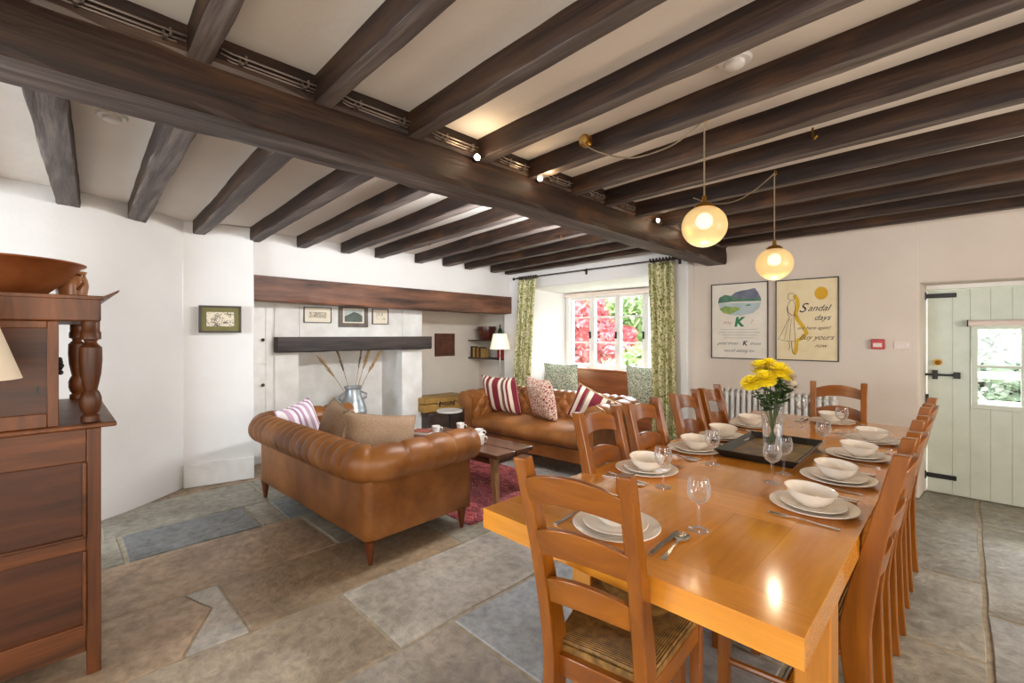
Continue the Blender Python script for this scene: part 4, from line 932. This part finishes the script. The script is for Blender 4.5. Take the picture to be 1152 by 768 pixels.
def framed(label, plane, a0, a1, z0, z1, pos, mat_f, mat_m, mat_p, fw=.014, mw=.04, depth=.02, cat='picture', nrm=1, extra=None, yaw=0):
    """picture on an x=pos plane facing +X (plane 'x') or on a y=pos plane facing -Y (plane 'y')"""
    w = a1-a0; h = z1-z0
    loc = (pos,(a0+a1)/2,(z0+z1)/2) if plane=='x' else ((a0+a1)/2,pos,(z0+z1)/2)
    t = thing('framed_picture', label, cat, loc, (0,0,(PI/2 if plane=='x' else 0)+yaw))
    # local: x right, z up, faces -y
    mb = MB(); mb.box(-w/2,w/2,-depth,0,h/2-fw,h/2); mb.box(-w/2,w/2,-depth,0,-h/2,-h/2+fw); mb.box(-w/2,-w/2+fw,-depth,0,-h/2+fw,h/2-fw); mb.box(w/2-fw,w/2,-depth,0,-h/2+fw,h/2-fw)
    mb.build('picture_frame', mat_f, t, bevel=.002)
    MB().box(-w/2+fw,w/2-fw,-depth*.5,0,-h/2+fw,h/2-fw).build('mount', mat_m, t)
    if mat_p: MB().box(-w/2+fw+mw,w/2-fw-mw,-depth*.5-.002,-depth*.5,-h/2+fw+mw,h/2-fw-mw).build('print', mat_p, t)
    return t
def scribble(name, bg, fg, sc, thr=.5, st=(1,1,1)):
    m, nt, p, out = newmat(name); n = noise_tex(nt, coords(nt, st), sc, 4, .7, 1.5)
    nt.links.new(ramp(nt, n, [(thr-.06,fg),(thr+.03,bg)]), p.inputs['Base Color']); p.inputs['Roughness'].default_value = .4; return m
M_matcream = plain('cream mount', lin('e9e0cc'), lin('ded4be'), .7)
framed('small black framed cream print, first above the mantel from the cupboard door','x',2.01,2.33,1.555,1.74,-5.395,M_frame,M_matcream,scribble('engraving a',lin('d8cbb0'),lin('6e6250'),45,.5),.009,.05)
tf = framed('brown framed dark hillside print, middle of the three above the mantel','x',2.42,2.80,1.51,1.79,-5.395,plain('grey brown frame', lin('6e6258'), lin('544a42'),.4),M_matcream,None,.05)
mb = MB(); mb.box(-.115,.115,-.0125,-.010,-.075,.075); mb.build('print', plain('pale sky print', lin('c9ccc6'), lin('a9aeaa'), .5), tf)
mb = MB(); mb.prism([(-.115,-.075),(.115,-.075),(.115,.0),(.06,.035),(.0,.05),(-.05,.02),(-.115,-.01)],.0125,.0135,M=Matrix(((1,0,0,0),(0,0,-1,0),(0,1,0,0),(0,0,0,1)))); mb.build('printed_hill', plain('slate hill', lin('5d6a5e'), lin('38423c'), .5), tf)
framed('small black framed print of a dark sprig, third above the mantel','x',2.86,3.09,1.55,1.75,-5.395,M_frame,M_matcream,scribble('engraving b',lin('e6dcc6'),lin('3a332c'),22,.44),.009,.045)
framed('framed sampler with olive mount on the wall beside the inglenook','x',.93,1.27,1.435,1.69,-5.0,M_frame,plain('olive mount', lin('77703f'), lin('676033'), .7),scribble('sampler',lin('d9ccb4'),lin('4a4038'),30,.47),.018,.042,yaw=-.22)
# carved wooden plaque
t = thing('carved_plaque', 'square carved brown wooden plaque hung in the inglenook recess', 'plaque', (-6.215,4.62,1.245), (0,0,PI/2))
M_plq = plain('plaque oak', lin('704636'), lin('52301f'), .5)
mb = MB(); mb.box(-.205,.205,-.02,0,-.19,.19); mb.build('board', M_plq, t, bevel=.004)
mb = MB()
for r_ in (.17,.125,.08): 
    for (x0,x1,z0,z1) in ((-r_,r_,r_-.014,r_),(-r_,r_,-r_,-r_+.014),(-r_,-r_+.014,-r_,r_),(r_-.014,r_,-r_,r_)): mb.box(x0,x1,-.03,-.019,z0,z1)
for k in range(4): mb.box(-.06+k*.035,-.045+k*.035,-.03,-.019,-.06,.06)
mb.build('carving', plain('carved oak', lin('7c4e3b'), lin('5a3424'), .5), t, bevel=.003)
# alcove shelves with their things
M_shelf = plain('dark shelf oak', lin('4a3a2e'), lin('2c211a'), .5)
for z, lab in ((1.325,'short dark wooden shelf high in the alcove corner holding a brown pot'),(1.02,'lower dark wooden shelf in the alcove holding old books')):
    tag(MB().box(-6.215,-5.25,5.13,5.395,z-.022,z).build('alcove_shelf', M_shelf, bevel=.004), lab, 'shelf')
t = thing('storage_pot', 'squat dark red brown pot on the upper alcove shelf', 'pot', (-5.87,5.26,1.326)); MB().lathe([(.0004,0),(.11,0),(.125,.02),(.15,.12),(.165,.20),(.16,.23),(.15,.225),(.13,.12),(.0004,.02)],28).build('pot_body', plain('oxblood glaze', lin('5c2a1e'), lin('3a1812'), .3), t, smooth=40)
mb = MB(); mb.sphere((0,-.145,.13),.02,10,8); mb.build('knob', M_brass, t)
M_bottle = plain('dark green bottle', lin('2f4a30'), lin('1d3320'), .15); MB_ = MB().lathe([(.0004,0),(.035,0),(.037,.01),(.037,.14),(.03,.18),(.013,.20),(.012,.26),(.0004,.262)],20)
tag(MB_.build('bottle', M_bottle, None, 40, loc=(-5.52,5.25,1.326)), 'dark green glass bottle on the upper alcove shelf above the lampshade', 'bottle')
x = -6.17
for i,(w,h,c,lab) in enumerate(((.05,.19,'4a3526','dark brown leather book, first on the alcove shelf'),(.045,.17,'d8b765','yellow spined book among the alcove books'),(.05,.175,'6b4226','chestnut brown book, third on the alcove shelf'),(.04,.165,'c39a4e','tan spined book beside the chestnut one'),(.05,.18,'553522','dark book, fifth on the alcove shelf'),(.045,.16,'caa360','pale tan book, last before the lampshade'))):
    t = thing('book', lab, 'book', (x+w/2,5.22,1.0212), 0, 'old books on the alcove shelf'); MB().box(-w/2+.004,w/2-.004,-.05,.07,.003,h-.004).build('pages', M_white, t); mb = MB(); mb.box(-w/2,-w/2+.004,-.06,.075,0,h); mb.box(w/2-.004,w/2,-.06,.075,0,h); mb.box(-w/2,w/2,-.064,-.058,0,h); mb.build('cover', plain('book cloth %d'%i, lin(c), None, .6), t); x += w+.006
t = thing('red_box', 'small bright red box behind the standing lamp pole on the alcove shelf', 'box', (-5.40,5.22,1.0212)); MB().box(-.1,.1,-.06,.06,0,.14).build('box_body', plain('red card', lin('b3202c'), lin('8e1a24'), .4), t, bevel=.004); MB().box(-.103,.103,-.063,.063,.14,.165).build('lid', plain('red card lid', lin('c43a44'), lin('a32a34'), .4), t, bevel=.004)
# trunk and suitcase
t = thing('storage_chest', 'dark low trunk in the inglenook recess with a suitcase on top', 'trunk', (-5.44,3.98,0), rd(-2)); MB().box(-.24,.24,-.36,.36,0,.28).build('chest_body', M_chest, t, bevel=.01); MB().box(-.25,.25,-.37,.37,.28,.335).build('chest_lid', M_chest, t, bevel=.012)
t = thing('suitcase', 'tan leather suitcase lying on the dark trunk', 'suitcase', (-5.40,3.92,.337), rd(-3)); MB().box(-.19,.19,-.36,.36,0,.11).build('case_body', M_tan, t, bevel=.02); MB().box(-.192,.192,-.362,.362,.115,.20).build('case_lid', M_tan, t, bevel=.02)
MB().tube([(.19,-.08,.11),(.23,-.07,.105),(.235,0,.10),(.23,.07,.105),(.19,.08,.11)],.008,8).build('handle', M_chest, t, 60)
for y in (-.12,.12): MB().box(.188,.20,y-.018,y+.018,.07,.15).build('clasp', M_steel, t, bevel=.003)
# floor lamp by the alcove
def standing_lamp(label, loc, rb, rt, zb, zt, ms, pole_m):
    t = thing('floor_lamp', label, 'lamp', loc)
    MB().lathe([(rb,zb),(rt,zt),(rt-.003,zt),(rb-.003,zb)],40).build('lamp_shade', ms, t, smooth=40)
    MB().tube([(0,0,.03),(0,0,zb+.06)],.009,10).build('pole', pole_m, t)
    MB().lathe([(.0004,0),(.13,0),(.135,.01),(.03,.025),(.0004,.03)],28).build('base', pole_m, t, smooth=40)
    mb = MB(); mb.sphere((0,0,(zb+zt)/2),.03,12,8); mb.tube([(0,0,zb+.05),(0,0,(zb+zt)/2)],.014,8); mb.build('bulb', M_bulb, t)
    mb = MB()
    for k in range(3): a = 2*PI*k/3; mb.tube([(0,0,zt-.01),(rt*math.cos(a),rt*math.sin(a),zt-.006)],.002,5)
    mb.tube([(0,0,(zb+zt)/2),(0,0,zt-.008)],.003,5); mb.build('shade_carrier', pole_m, t)
standing_lamp('slim standing lamp with a lit cream shade by the alcove and curtain', (-5.05,4.80,0), .155,.105,1.195,1.43, M_shade_lit, M_steel)
standing_lamp('standing lamp at the frame edge with a plain cream shade before the dark cupboard', (-2.085,-.238,0), .165,.075,1.285,1.58, M_shade, M_blackmetal)
# ------------------------------------------------------------------ curtains
def curtain(label, x0, x1, y, z0, z1, folds, flare=1.0, x0b=None, x1b=None):
    t = thing('curtain', label, 'curtain', ((x0+x1)/2,y,0), 0, 'leaf print curtains')
    x0b = x0 if x0b is None else x0b; x1b = x1 if x1b is None else x1b; cx = (x0+x1)/2
    n = folds*14; rings = []
    for k in range(25):
        s = k/24; z = z1+(z0-z1)*s; a = x0+(x0b-x0)*s; b = x1+(x1b-x1)*s; rr = []
        for i in range(n+1):
            u = i/n; ph = 2*PI*folds*u+.5*math.sin(3*s+u*4)
            rr.append((a+(b-a)*u-cx+.008*math.sin(ph*.5+2*s), .055*math.sin(ph)*(.55+.45*s)+.012*noise.noise(Vector((u*5,s*3,x0))), z))
        rings.append(rr)
    mb = MB(); mb.loft(rings, closed=False, caps=False)
    o = mb.build('curtain_cloth', M_curtain, t, smooth=80); so = o.modifiers.new('thick','SOLIDIFY'); so.thickness = .004
    mb = MB(); nring = folds*2
    for k in range(nring):
        x = x0-cx+(x1-x0)*(k+.5)/nring; mb.tube([(x+.002*j,.022*math.cos(2*PI*j/12),z1+.028+.022*math.sin(2*PI*j/12)) for j in range(13)],.008,6)
    mb.build('curtain_rings', M_chest, t)
curtain('long green leaf print curtain at the fireplace side of the window', -4.80,-4.42,4.94,.03,2.235,4,1,-4.97,-4.60)
curtain('long green leaf print curtain at the poster side of the window', -2.66,-2.34,4.94,.03,2.255,4,1,-2.62,-2.30)
t = thing('curtain_pole', 'thin dark curtain pole across the window recess', 'curtain pole', (-3.57,4.94,2.275))
MB().tube([(-1.30,0,-.012),(1.30,0,.008)],.008,10).build('pole', M_blackmetal, t)
for x in (-1.26,-.05,1.25):
    mb = MB(); mb.tube([(x,0,0),(x,.108,0)],.008,8); mb.box(x-.015,x+.015,.10,.109,-.05,.03); mb.build('bracket', M_blackmetal, t)
for x in (-1.32,1.32): mb = MB(); mb.sphere((x,0,-.012 if x<0 else .008),.022,12,8); mb.build('finial', M_blackmetal, t)
# ------------------------------------------------------------------ court cupboard
def cupboard():
    X1, Y1 = -2.59, .135; Lx, Dy = 1.07, .55
    t = thing('court_cupboard', 'dark carved oak court cupboard with turned corner pillars', 'cupboard', (X1,Y1,0))
    # local: x from -Lx to 0, y from -Dy to 0 (front faces +Y)
    for x in (-Lx,-.045):
        for y in (-Dy,-.045): MB().box(x,x+.045,y,y+.045,0,1.028).build('corner_post', M_drz, t, bevel=.004)
    for x in (-.038,-Lx+.004):
        for z0,z1 in ((.89,1.028),(.52,.575),(.10,.205)): MB().box(x,x+.034,-Dy+.045,-.045,z0,z1).build('side_rail', M_dry, t, bevel=.004)
    for x in (-.024,-Lx+.01):
        for z0,z1 in ((.575,.89),(.205,.52)):
            MB().box(x,x+.014,-Dy+.04,-.04,z0,z1).build('side_panel', M_drp, t, bevel=.002)
            mb = MB(); mb.box(x+.01,x+.03,-Dy+.045,-.045,z0,z0+.012); mb.box(x+.01,x+.03,-.057,-.045,z0,z1); mb.build('panel_moulding', M_dry, t, bevel=.004)
    MB().box(-Lx+.02,-.02,-Dy,-Dy+.02,.08,1.57).build('back_board', M_drp, t)
    # front doors and drawers
    for k in range(3):
        x0 = -Lx+.05+k*(Lx-.1)/3; x1 = x0+(Lx-.1)/3-.008
        d = MB().box(x0,x1,-.035,-.004,.80,1.0).build('drawer', M_drz, t, bevel=.006)
        d = MB().box(x0,x1,-.035,-.008,.12,.78).build('door', M_drz, t, bevel=.006); MB().box(x0+.06,x1-.06,-.01,.0,.2,.7).build('door_panel', M_drp, d, bevel=.006)
    MB().box(-Lx+.05,-.05,-.05,-.036,.08,1.025).build('front_frame', M_drz, t)
    MB().box(-Lx-.03,.012,-Dy-.01,.050,1.028,1.048).build('shelf_board', M_drz, t, bevel=.006)
    # upper stage, set back, with overhanging head on turned pillars
    MB().box(-Lx+.0,-.013,-Dy+.001,-.140,1.048,1.474).build('upper_body', M_drp, t, bevel=.003)
    mb = MB(); mb.box(-.013,.0,-Dy+.05,-.16,1.445,1.474); mb.box(-.013,.0,-Dy+.05,-.16,1.049,1.105); mb.box(-.013,.0,-.16,-.127,1.049,1.474); mb.box(-.013,.0,-Dy,-Dy+.05,1.049,1.474); mb.build('upper_side_frame', M_drz, t, bevel=.003)
    mb = MB(); mb.box(-.014,-.011,-.19,-.182,1.185,1.215); mb.build('keyhole', M_blackmetal, t)
    for k in range(3):
        x0 = -Lx+.03+k*(Lx-.06)/3; x1 = x0+(Lx-.06)/3-.008
        d = MB().box(x0,x1-.01,-.142,-.130,1.07,1.45).build('upper_door', M_drz, t, bevel=.005); mb = MB(); mb.sphere((x1-.03,-.122,1.29),.012,10,8); mb.sphere((x1-.03,-.122,1.262),.010,10,8); mb.build('drop_handle', M_blackmetal, d)
    MB().box(-Lx,0,-Dy,.0,1.475,1.575).build('head_board', M_drz, t, bevel=.006)
    mb = MB(); mb.box(-Lx-.01,.006,-Dy-.01,.01,1.565,1.582); mb.add([(-Lx-.02,.008,1.572),(.008,.008,1.572),(.01,.055,1.60),(-Lx-.02,.055,1.60),(-Lx-.02,.008,1.582),(.008,.008,1.582),(.01,.06,1.612),(-Lx-.02,.06,1.612)],[(3,2,1,0),(4,5,6,7),(0,1,5,4),(1,2,6,5),(2,3,7,6),(3,0,4,7)]); mb.build('cornice', M_drz, t, bevel=.003)
    for x in (-.045,-Lx+.045):
        MB().lathe([(.024,1.048),(.032,1.052),(.032,1.075),(.022,1.085),(.03,1.095),(.036,1.12),(.036,1.15),(.030,1.172),(.022,1.185),(.025,1.20),(.034,1.25),(.038,1.31),(.037,1.365),(.030,1.372),(.020,1.385),(.022,1.395),(.034,1.40),(.034,1.43),(.03,1.435),(.03,1.48)],24,(x,-.031 if x > -.5 else -.05,0)).build('turned_pillar', M_drz, t, smooth=40)
cupboard()
t = thing('copper_bowl', 'wide shallow copper bowl on top of the dark cupboard', 'bowl', (-2.97,-.175,1.583))
MB().lathe([(.0004,0),(.12,0),(.135,.008),(.20,.07),(.262,.145),(.278,.152),(.28,.158),(.272,.16),(.256,.15),(.19,.075),(.125,.016),(.0004,.012)],48).build('bowl_body', M_copper, t, smooth=40)
t = thing('stoneware_jug', 'small brown stoneware jug behind the copper bowl', 'jug', (-3.10,.055,1.582))
MB().lathe([(.0004,0),(.055,0),(.058,.008),(.056,.03),(.062,.075),(.058,.105),(.05,.125),(.052,.138),(.056,.145),(.050,.145),(.044,.125),(.05,.1),(.05,.02),(.0004,.015)],28).build('jug_body', M_terra, t, smooth=40)
MB().tube([(.05,.02,.128),(.085,.035,.12),(.09,.038,.085),(.06,.022,.055)],.007,8).build('handle', M_terra, t, 60)
# ------------------------------------------------------------------ posters
def text_mesh(s, size, shear=0, align='CENTER', spacing=1.0, bold=0):
    cu = bpy.data.curves.new('txt','FONT'); cu.body = s; cu.size = size; cu.shear = shear; cu.align_x = align; cu.space_character = spacing; cu.offset = size*bold
    ob = bpy.data.objects.new('txt', cu); COL.objects.link(ob); bpy.context.view_layer.update()
    me = bpy.data.meshes.new_from_object(ob.evaluated_get(bpy.context.evaluated_depsgraph_get()))
    bpy.data.objects.remove(ob); return me
def letter(t, name, s, size, x, z, d, mat, shear=.35, align='CENTER', spacing=1.0, bold=0):
    me = text_mesh(s, size, shear, align, spacing, bold); me.materials.clear(); me.materials.append(mat)
    o = bpy.data.objects.new(name, me); COL.objects.link(o); o.parent = t; o.location = (x,-d,z); o.rotation_euler = (PI/2,0,0); return o
def flat(poly, d): # polygon in local x,z at distance d
    return [(x,-d,z) for x,z in poly]
def patch(t, name, poly, d, mat):
    mb = MB(); mb.add(flat(poly,d),[tuple(range(len(poly)))]); return mb.build(name, mat, t, smooth=0)
def strip(pts, w):
    """flat brush line of width w along pts (x,z)"""
    L = []; Rr = []
    for i,p in enumerate(pts):
        a = Vector(pts[max(i-1,0)]); b = Vector(pts[min(i+1,len(pts)-1)]); d = (b-a).normalized(); n = Vector((-d.y,d.x))*w/2; p = Vector(p)
        L.append(tuple(p+n)); Rr.append(tuple(p-n))
    return L+Rr[::-1]
M_ink = plain('navy ink', lin('2a2f45'), lin('232838'), .6); M_inkg = plain('grey ink', lin('7a7f80'), lin('6b7072'), .6); M_kgreen = plain('letter green', lin('2f8a57'), lin('27774a'), .6); M_pinkink = plain('pink ink', lin('c99a94'), lin('bb8a85'), .6)
PY = 5.238
t = framed('framed lakeland landscape poster with a green letter K on the dining wall','y',-2.025,-1.452,1.155,1.975,5.214,M_frame,plain('poster paper', lin('e9e2d6'), lin('dfd7ca'), .55),None,.010,0,.02,'poster',yaw=.0354)
d = .0115
patch(t,'printed_lake',[(-.21,.20),(.22,.19),(.20,.13),(.14,.08),(.02,.055),(-.10,.07),(-.19,.12)],d,plain('lake blue', lin('bcc9cb'), lin('a9b8bb'), .6))
patch(t,'printed_hills',[(-.215,.20),(-.20,.26),(-.14,.29),(-.08,.275),(-.02,.25),(.05,.24),(.10,.235),(.22,.23),(.22,.205),(-.06,.21)],d+.0004,plain('hill green', lin('5d8a70'), lin('3d6653'), .6, 0, 25))
patch(t,'printed_mountain',[(-.08,.275),(-.03,.31),(.03,.325),(.08,.33),(.16,.345),(.19,.30),(.22,.232),(.09,.228),(-.01,.245)],d+.0002,plain('mountain grey', lin('7b7f92'), lin('565b70'), .6, 0, 22))
patch(t,'printed_shore',[(-.20,.14),(-.14,.165),(-.08,.155),(.02,.145),(.0,.115),(-.08,.075),(-.15,.085)],d+.0006,plain('shore green', lin('a3b455'), lin('5f8a55'), .6, 0, 25))
patch(t,'printed_island',[(.06,.165),(.10,.175),(.13,.165),(.09,.158)],d+.0006,M_kgreen)
letter(t,'lettering_letter','K',.135,.0,-.055,d+.0006,M_kgreen,.18,bold=.05)
letter(t,'lettering_question','Why',.05,-.12,-.035,d,M_pinkink,.4); letter(t,'lettering_question','?',.06,.125,-.03,d,M_pinkink,.3)
for k,(w,z) in enumerate(((.36,-.095),(.42,-.125),(.34,-.155),(.30,-.185))): patch(t,'printed_line',[(-w/2,z),(w/2,z),(w/2,z+.005),(-w/2,z+.005)],d,plain('pale ink', lin('b9b4aa'), None, .6))
letter(t,'lettering','good shoes',.046,-.115,-.255,d,M_inkg,.5); letter(t,'lettering','K',.065,.06,-.26,d,M_ink,.2,bold=.04); letter(t,'lettering','shoes',.046,.16,-.255,d,M_inkg,.5)
letter(t,'lettering','worth asking for',.046,0,-.335,d,M_inkg,.5)
t = framed('framed cream sandal poster with a sun and a line drawn woman on the dining wall','y',-1.385,-.852,1.158,1.97,5.235,M_frame,plain('cream poster paper', lin('e9d9b4'), lin('e0cda2'), .55),None,.010,0,.02,'poster',yaw=.0354)
M_sun = plain('sun yellow', lin('dba915'), lin('cf9a10'), .6); M_yel = plain('poster yellow', lin('d9b21d'), lin('c9a018'), .6); M_sepia = plain('sepia ink', lin('6b4a3a'), lin('5a3d30'), .6)
patch(t,'printed_sun',[(.125+.055*math.cos(2*PI*k/24),.255+.062*math.sin(2*PI*k/24)) for k in range(24)],d,M_sun)
patch(t,'printed_shadow',strip([(-.10,.25),(-.075,.20),(-.07,.14),(-.09,.06),(-.07,.0),(-.03,-.06),(.005,-.13),(-.03,-.18),(-.08,-.21),(-.085,-.29),(-.10,-.345)],.036),d,M_yel)
for nm,pts,w in (('printed_head',[(-.125+.032*math.cos(2*PI*k/16),.235+.036*math.sin(2*PI*k/16)) for k in range(17)],.004),('printed_bodice',[(-.13,.195),(-.15,.17),(-.165,.12),(-.155,.06),(-.14,.03)],.004),('printed_bodice',[(-.11,.195),(-.095,.16),(-.09,.10),(-.10,.05),(-.105,.03)],.004),
    ('printed_arm',[(-.16,.14),(-.155,.08),(-.12,.045),(-.095,.055),(-.085,.03)],.006),('printed_skirt',[(-.145,.03),(-.18,-.06),(-.22,-.15),(-.245,-.19),(-.20,-.205),(-.15,-.21),(-.09,-.215)],.004),('printed_skirt',[(-.105,.03),(-.10,-.06),(-.095,-.14),(-.09,-.215)],.004),
    ('printed_fold',[(-.14,.02),(-.165,-.08),(-.185,-.19)],.003),('printed_fold',[(-.125,.02),(-.135,-.10),(-.14,-.2)],.003),('printed_leg',[(-.125,-.215),(-.12,-.28),(-.115,-.32),(-.095,-.345)],.006),('printed_leg',[(-.145,-.215),(-.14,-.27),(-.15,-.30)],.005)):
    patch(t,nm,strip(pts,w),d+.0006,M_sepia)
letter(t,'lettering','S',.13,-.035,.075,d+.0008,M_ink,.45); letter(t,'lettering','andal',.085,.10,.085,d+.0004,M_ink,.5); letter(t,'lettering','days',.075,.13,-.005,d+.0004,M_ink,.5)
letter(t,'lettering','are here again!',.045,.06,-.095,d+.0008,M_sepia,.5); letter(t,'lettering','Buy yours',.07,.08,-.195,d+.0008,M_sepia,.5); letter(t,'lettering','now',.055,.12,-.27,d+.0004,M_sepia,.5)
# ------------------------------------------------------------------ wall fittings
t = thing('fire_alarm_call_point', 'square red fire alarm call point on the wall between poster and door', 'call point', (-.565,5.255,1.332), (0,0,.02))
MB().box(-.048,.048,-.035,.0,-.045,.045).build('call_body', M_red, t, bevel=.006); MB().box(-.032,.03,-.0375,-.034,-.026,.01).build('glass_panel', M_switch, t)
t = thing('light_switch', 'pale light switch plate beside the door recess', 'switch', (-.395,5.262,1.33), (0,0,.02))
MB().box(-.06,.06,-.008,0,-.036,.036).build('switch_plate', M_switch, t, bevel=.003)
for x in (-.03,.03): MB().box(x-.008,x+.008,-.013,-.007,-.012,.012).build('rocker', M_white, t, bevel=.002)
def radiator():
    t = thing('column_radiator', 'white cast column radiator under the posters', 'radiator', (-1.38,5.15,0), .02)
    n = 19; W = 1.06
    for k in range(n):
        x = -W/2+W*(k+.5)/n; mb = MB()
        for yy in (-.035,.035): mb.tube([(x,yy,.16),(x,yy,.80)],.019,12)
        mb.tube([(x,-.035,.80),(x,-.02,.825),(x,.02,.825),(x,.035,.80)],.017,8); mb.tube([(x,-.035,.16),(x,-.02,.135),(x,.02,.135),(x,.035,.16)],.017,8)
        mb.box(x-W/n/2,x+W/n/2,-.014,.014,.77,.80); mb.box(x-W/n/2,x+W/n/2,-.014,.014,.155,.185)
        mb.build('column', M_white, t, smooth=50)
    for x in (-W/2+.03,W/2-.03): MB().box(x-.015,x+.015,-.04,.04,0,.14).build('foot', M_white, t, bevel=.004)
    mb = MB(); mb.tube([(W/2,0,.17),(W/2+.05,0,.17),(W/2+.05,0,0)],.010,8); mb.tube([(W/2+.05,0,.13),(W/2+.05,0,.2)],.018,10); mb.build('valve', M_steel, t)
radiator()
# ------------------------------------------------------------------ garden outside
M_lawn = plain('lawn', lin('9aa583'), lin('828f68'), .9, 0, 3)
o = MB().box(-30,20,5.85,40,-.35,-.1).build('ground', M_lawn); struct(o)
def tree(name, label, cat, loc, rx, ry, rz_, n, leafm, lsz, trunk_h, group=None):
    t = thing(name, label, cat, loc, 0, group); mb = MB()
    for k in range(n):
        d = Vector((R.gauss(0,1),R.gauss(0,1),R.gauss(0,1))).normalized()*R.uniform(.35,1)**.5
        cl = .72+.5*noise.noise(d*2.3+Vector(loc)); p = Vector((d.x*rx*cl, d.y*ry*cl, trunk_h+rz_*(1+d.z*cl)))
        if p.z < .02: continue
        a = Vector((R.gauss(0,1),R.gauss(0,1),R.gauss(0,1))).normalized(); b = a.cross(Vector((R.gauss(0,1),R.gauss(0,1),R.gauss(0,1)))).normalized(); s = lsz*R.uniform(.6,1.3)
        mb.add([p-a*s, p+b*s*.5, p+a*s, p-b*s*.5],[(0,1,2,3)])
    mb.build('foliage', leafm, t, smooth=0)
    mb = MB(); mb.tube([(0,0,-.15),(.05,0,trunk_h*.7),(0,.05,trunk_h+rz_)],[.09,.07,.03],8)
    for k in range(6):
        a = 2*PI*k/6; mb.tube([(0,0,trunk_h+.1),(math.cos(a)*rx*.35,math.sin(a)*ry*.35,trunk_h+rz_*.7),(math.cos(a)*rx*.6,math.sin(a)*ry*.6,trunk_h+rz_*1.2)],[.04,.025,.008],6)
    mb.build('trunk', M_chest, t)
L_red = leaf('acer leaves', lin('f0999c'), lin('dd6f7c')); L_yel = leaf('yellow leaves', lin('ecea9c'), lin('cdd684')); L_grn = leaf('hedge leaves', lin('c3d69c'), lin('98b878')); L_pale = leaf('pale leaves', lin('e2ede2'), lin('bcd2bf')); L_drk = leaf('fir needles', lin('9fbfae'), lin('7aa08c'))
tree('acer_tree','spreading red leaved acer outside the window','tree',(-7.2,9.6,-.1),1.35,1.2,1.25,4200,L_red,.10,.25)
tree('acer_tree','smaller red leaved acer closer to the middle window panes','tree',(-5.5,8.9,-.1),.5,.6,.5,1500,L_red,.09,.85)
tree('garden_shrub','yellow green shrub beyond the right window panes','shrub',(-5.0,11.2,-.1),1.1,1.0,1.5,3600,L_yel,.12,.4)
tree('fir_tree','dark blue green fir behind the yellow shrub','tree',(-5.6,15.5,-.1),1.6,1.5,2.6,3200,L_drk,.18,.6)
tree('garden_shrub','low green shrub at the foot of the window view','shrub',(-4.75,8.4,-.1),.75,.6,.62,2600,L_grn,.07,.15)
tree('hedge','tall green hedge across the bottom of the garden','hedge',(-11,17.5,-.1),6,1.2,1.7,5000,L_grn,.22,.1)
tree('garden_bush','pale green bush outside the door window','bush',(.5,10.5,-.1),2.2,1.0,1.1,3500,L_pale,.12,.05)
tree('garden_tree','light leafy tree beyond the door window','tree',(1.6,14.5,-.1),2.2,1.8,1.7,3000,L_grn,.16,.9)
t = thing('garden_fence','white rail fence seen through the door window','fence',(.6,9.2,-.1))
for z in (.55,.95): MB().box(-2,2,-.02,.02,z-.05,z+.05).build('rail', M_white, t)
for x in (-1.9,-.6,.7,1.9): MB().box(x-.05,x+.05,-.02+.04,.06,0,1.1).build('post', M_white, t)

# ------------------------------------------------------------------ light
w = bpy.data.worlds.new('sky'); scene.world = w; w.use_nodes = True; nt = w.node_tree; bgn = nt.nodes['Background']
bgn.inputs[0].default_value = (.88,.94,1.0,1); bgn.inputs[1].default_value = 3.2
sun = bpy.data.lights.new('sun','SUN'); sun.energy = 4.5; sun.color = (1,.95,.86); sun.angle = rd(2)
so = bpy.data.objects.new('sun', sun); COL.objects.link(so); so.rotation_euler = (rd(48),0,rd(-25))
def area(name, loc, target, sx, sy, power, col):
    L = bpy.data.lights.new(name,'AREA'); L.shape = 'RECTANGLE'; L.size = sx; L.size_y = sy; L.energy = power; L.color = col
    o = bpy.data.objects.new(name, L); COL.objects.link(o); o.location = loc
    o.rotation_euler = (Vector(target)-Vector(loc)).to_track_quat('-Z','Y').to_euler(); return o
area('fill_light_back_a', (-3.1,-2.85,1.5), (-4.3,3.0,.9), 1.5,1.25, 135, (.78,.89,1))  # cool unseen fill added behind the camera for the left wall and fireplace
area('fill_light_back_b', (-.15,-2.85,1.5), (-1,3,1.0), 2.0,1.25, 28, (1,.92,.82))  # weaker, warmer unseen fill added behind the camera
area('fill_light_side_a', (2.55,-.7,1.5), (-3,1.5,1.0), 1.7,1.1, 75, (1,.88,.74))  # unseen warm fill added beside the camera
area('fill_light_side_b', (2.55,2.7,1.5), (-3,3.0,1.0), 1.7,1.1, 58, (1,.87,.73))  # another added side fill, further along the right wall
area('sky_light_window', (-3.5,7.6,3.3), (-3.4,4.6,1.2), 3.0,1.8, 1300, (.86,.93,1))
area('fill_light_fireplace', (-2.25,2.7,2.12), (-5.4,2.7,.9), 1.6,.12, 64, (.95,.97,1))  # unseen lamp added to brighten the fireplace recess, no fitting on the beam
area('sky_light_door', (.4,7.4,3.0), (.3,5.0,.9), 1.5,1.2, 150, (.95,.98,1))
# ------------------------------------------------------------------ camera
cam = bpy.data.cameras.new('camera'); cam.lens = 16.0; cam.sensor_width = 36.0; cam.shift_y = -8/1152; cam.clip_start = .02
co = bpy.data.objects.new('camera', cam); COL.objects.link(co); co.location = (0,0,1.42); co.rotation_euler = (PI/2,0,math.radians(44.944)); scene.camera = co
scene.view_settings.view_transform = 'Standard'; scene.view_settings.exposure = 0.0
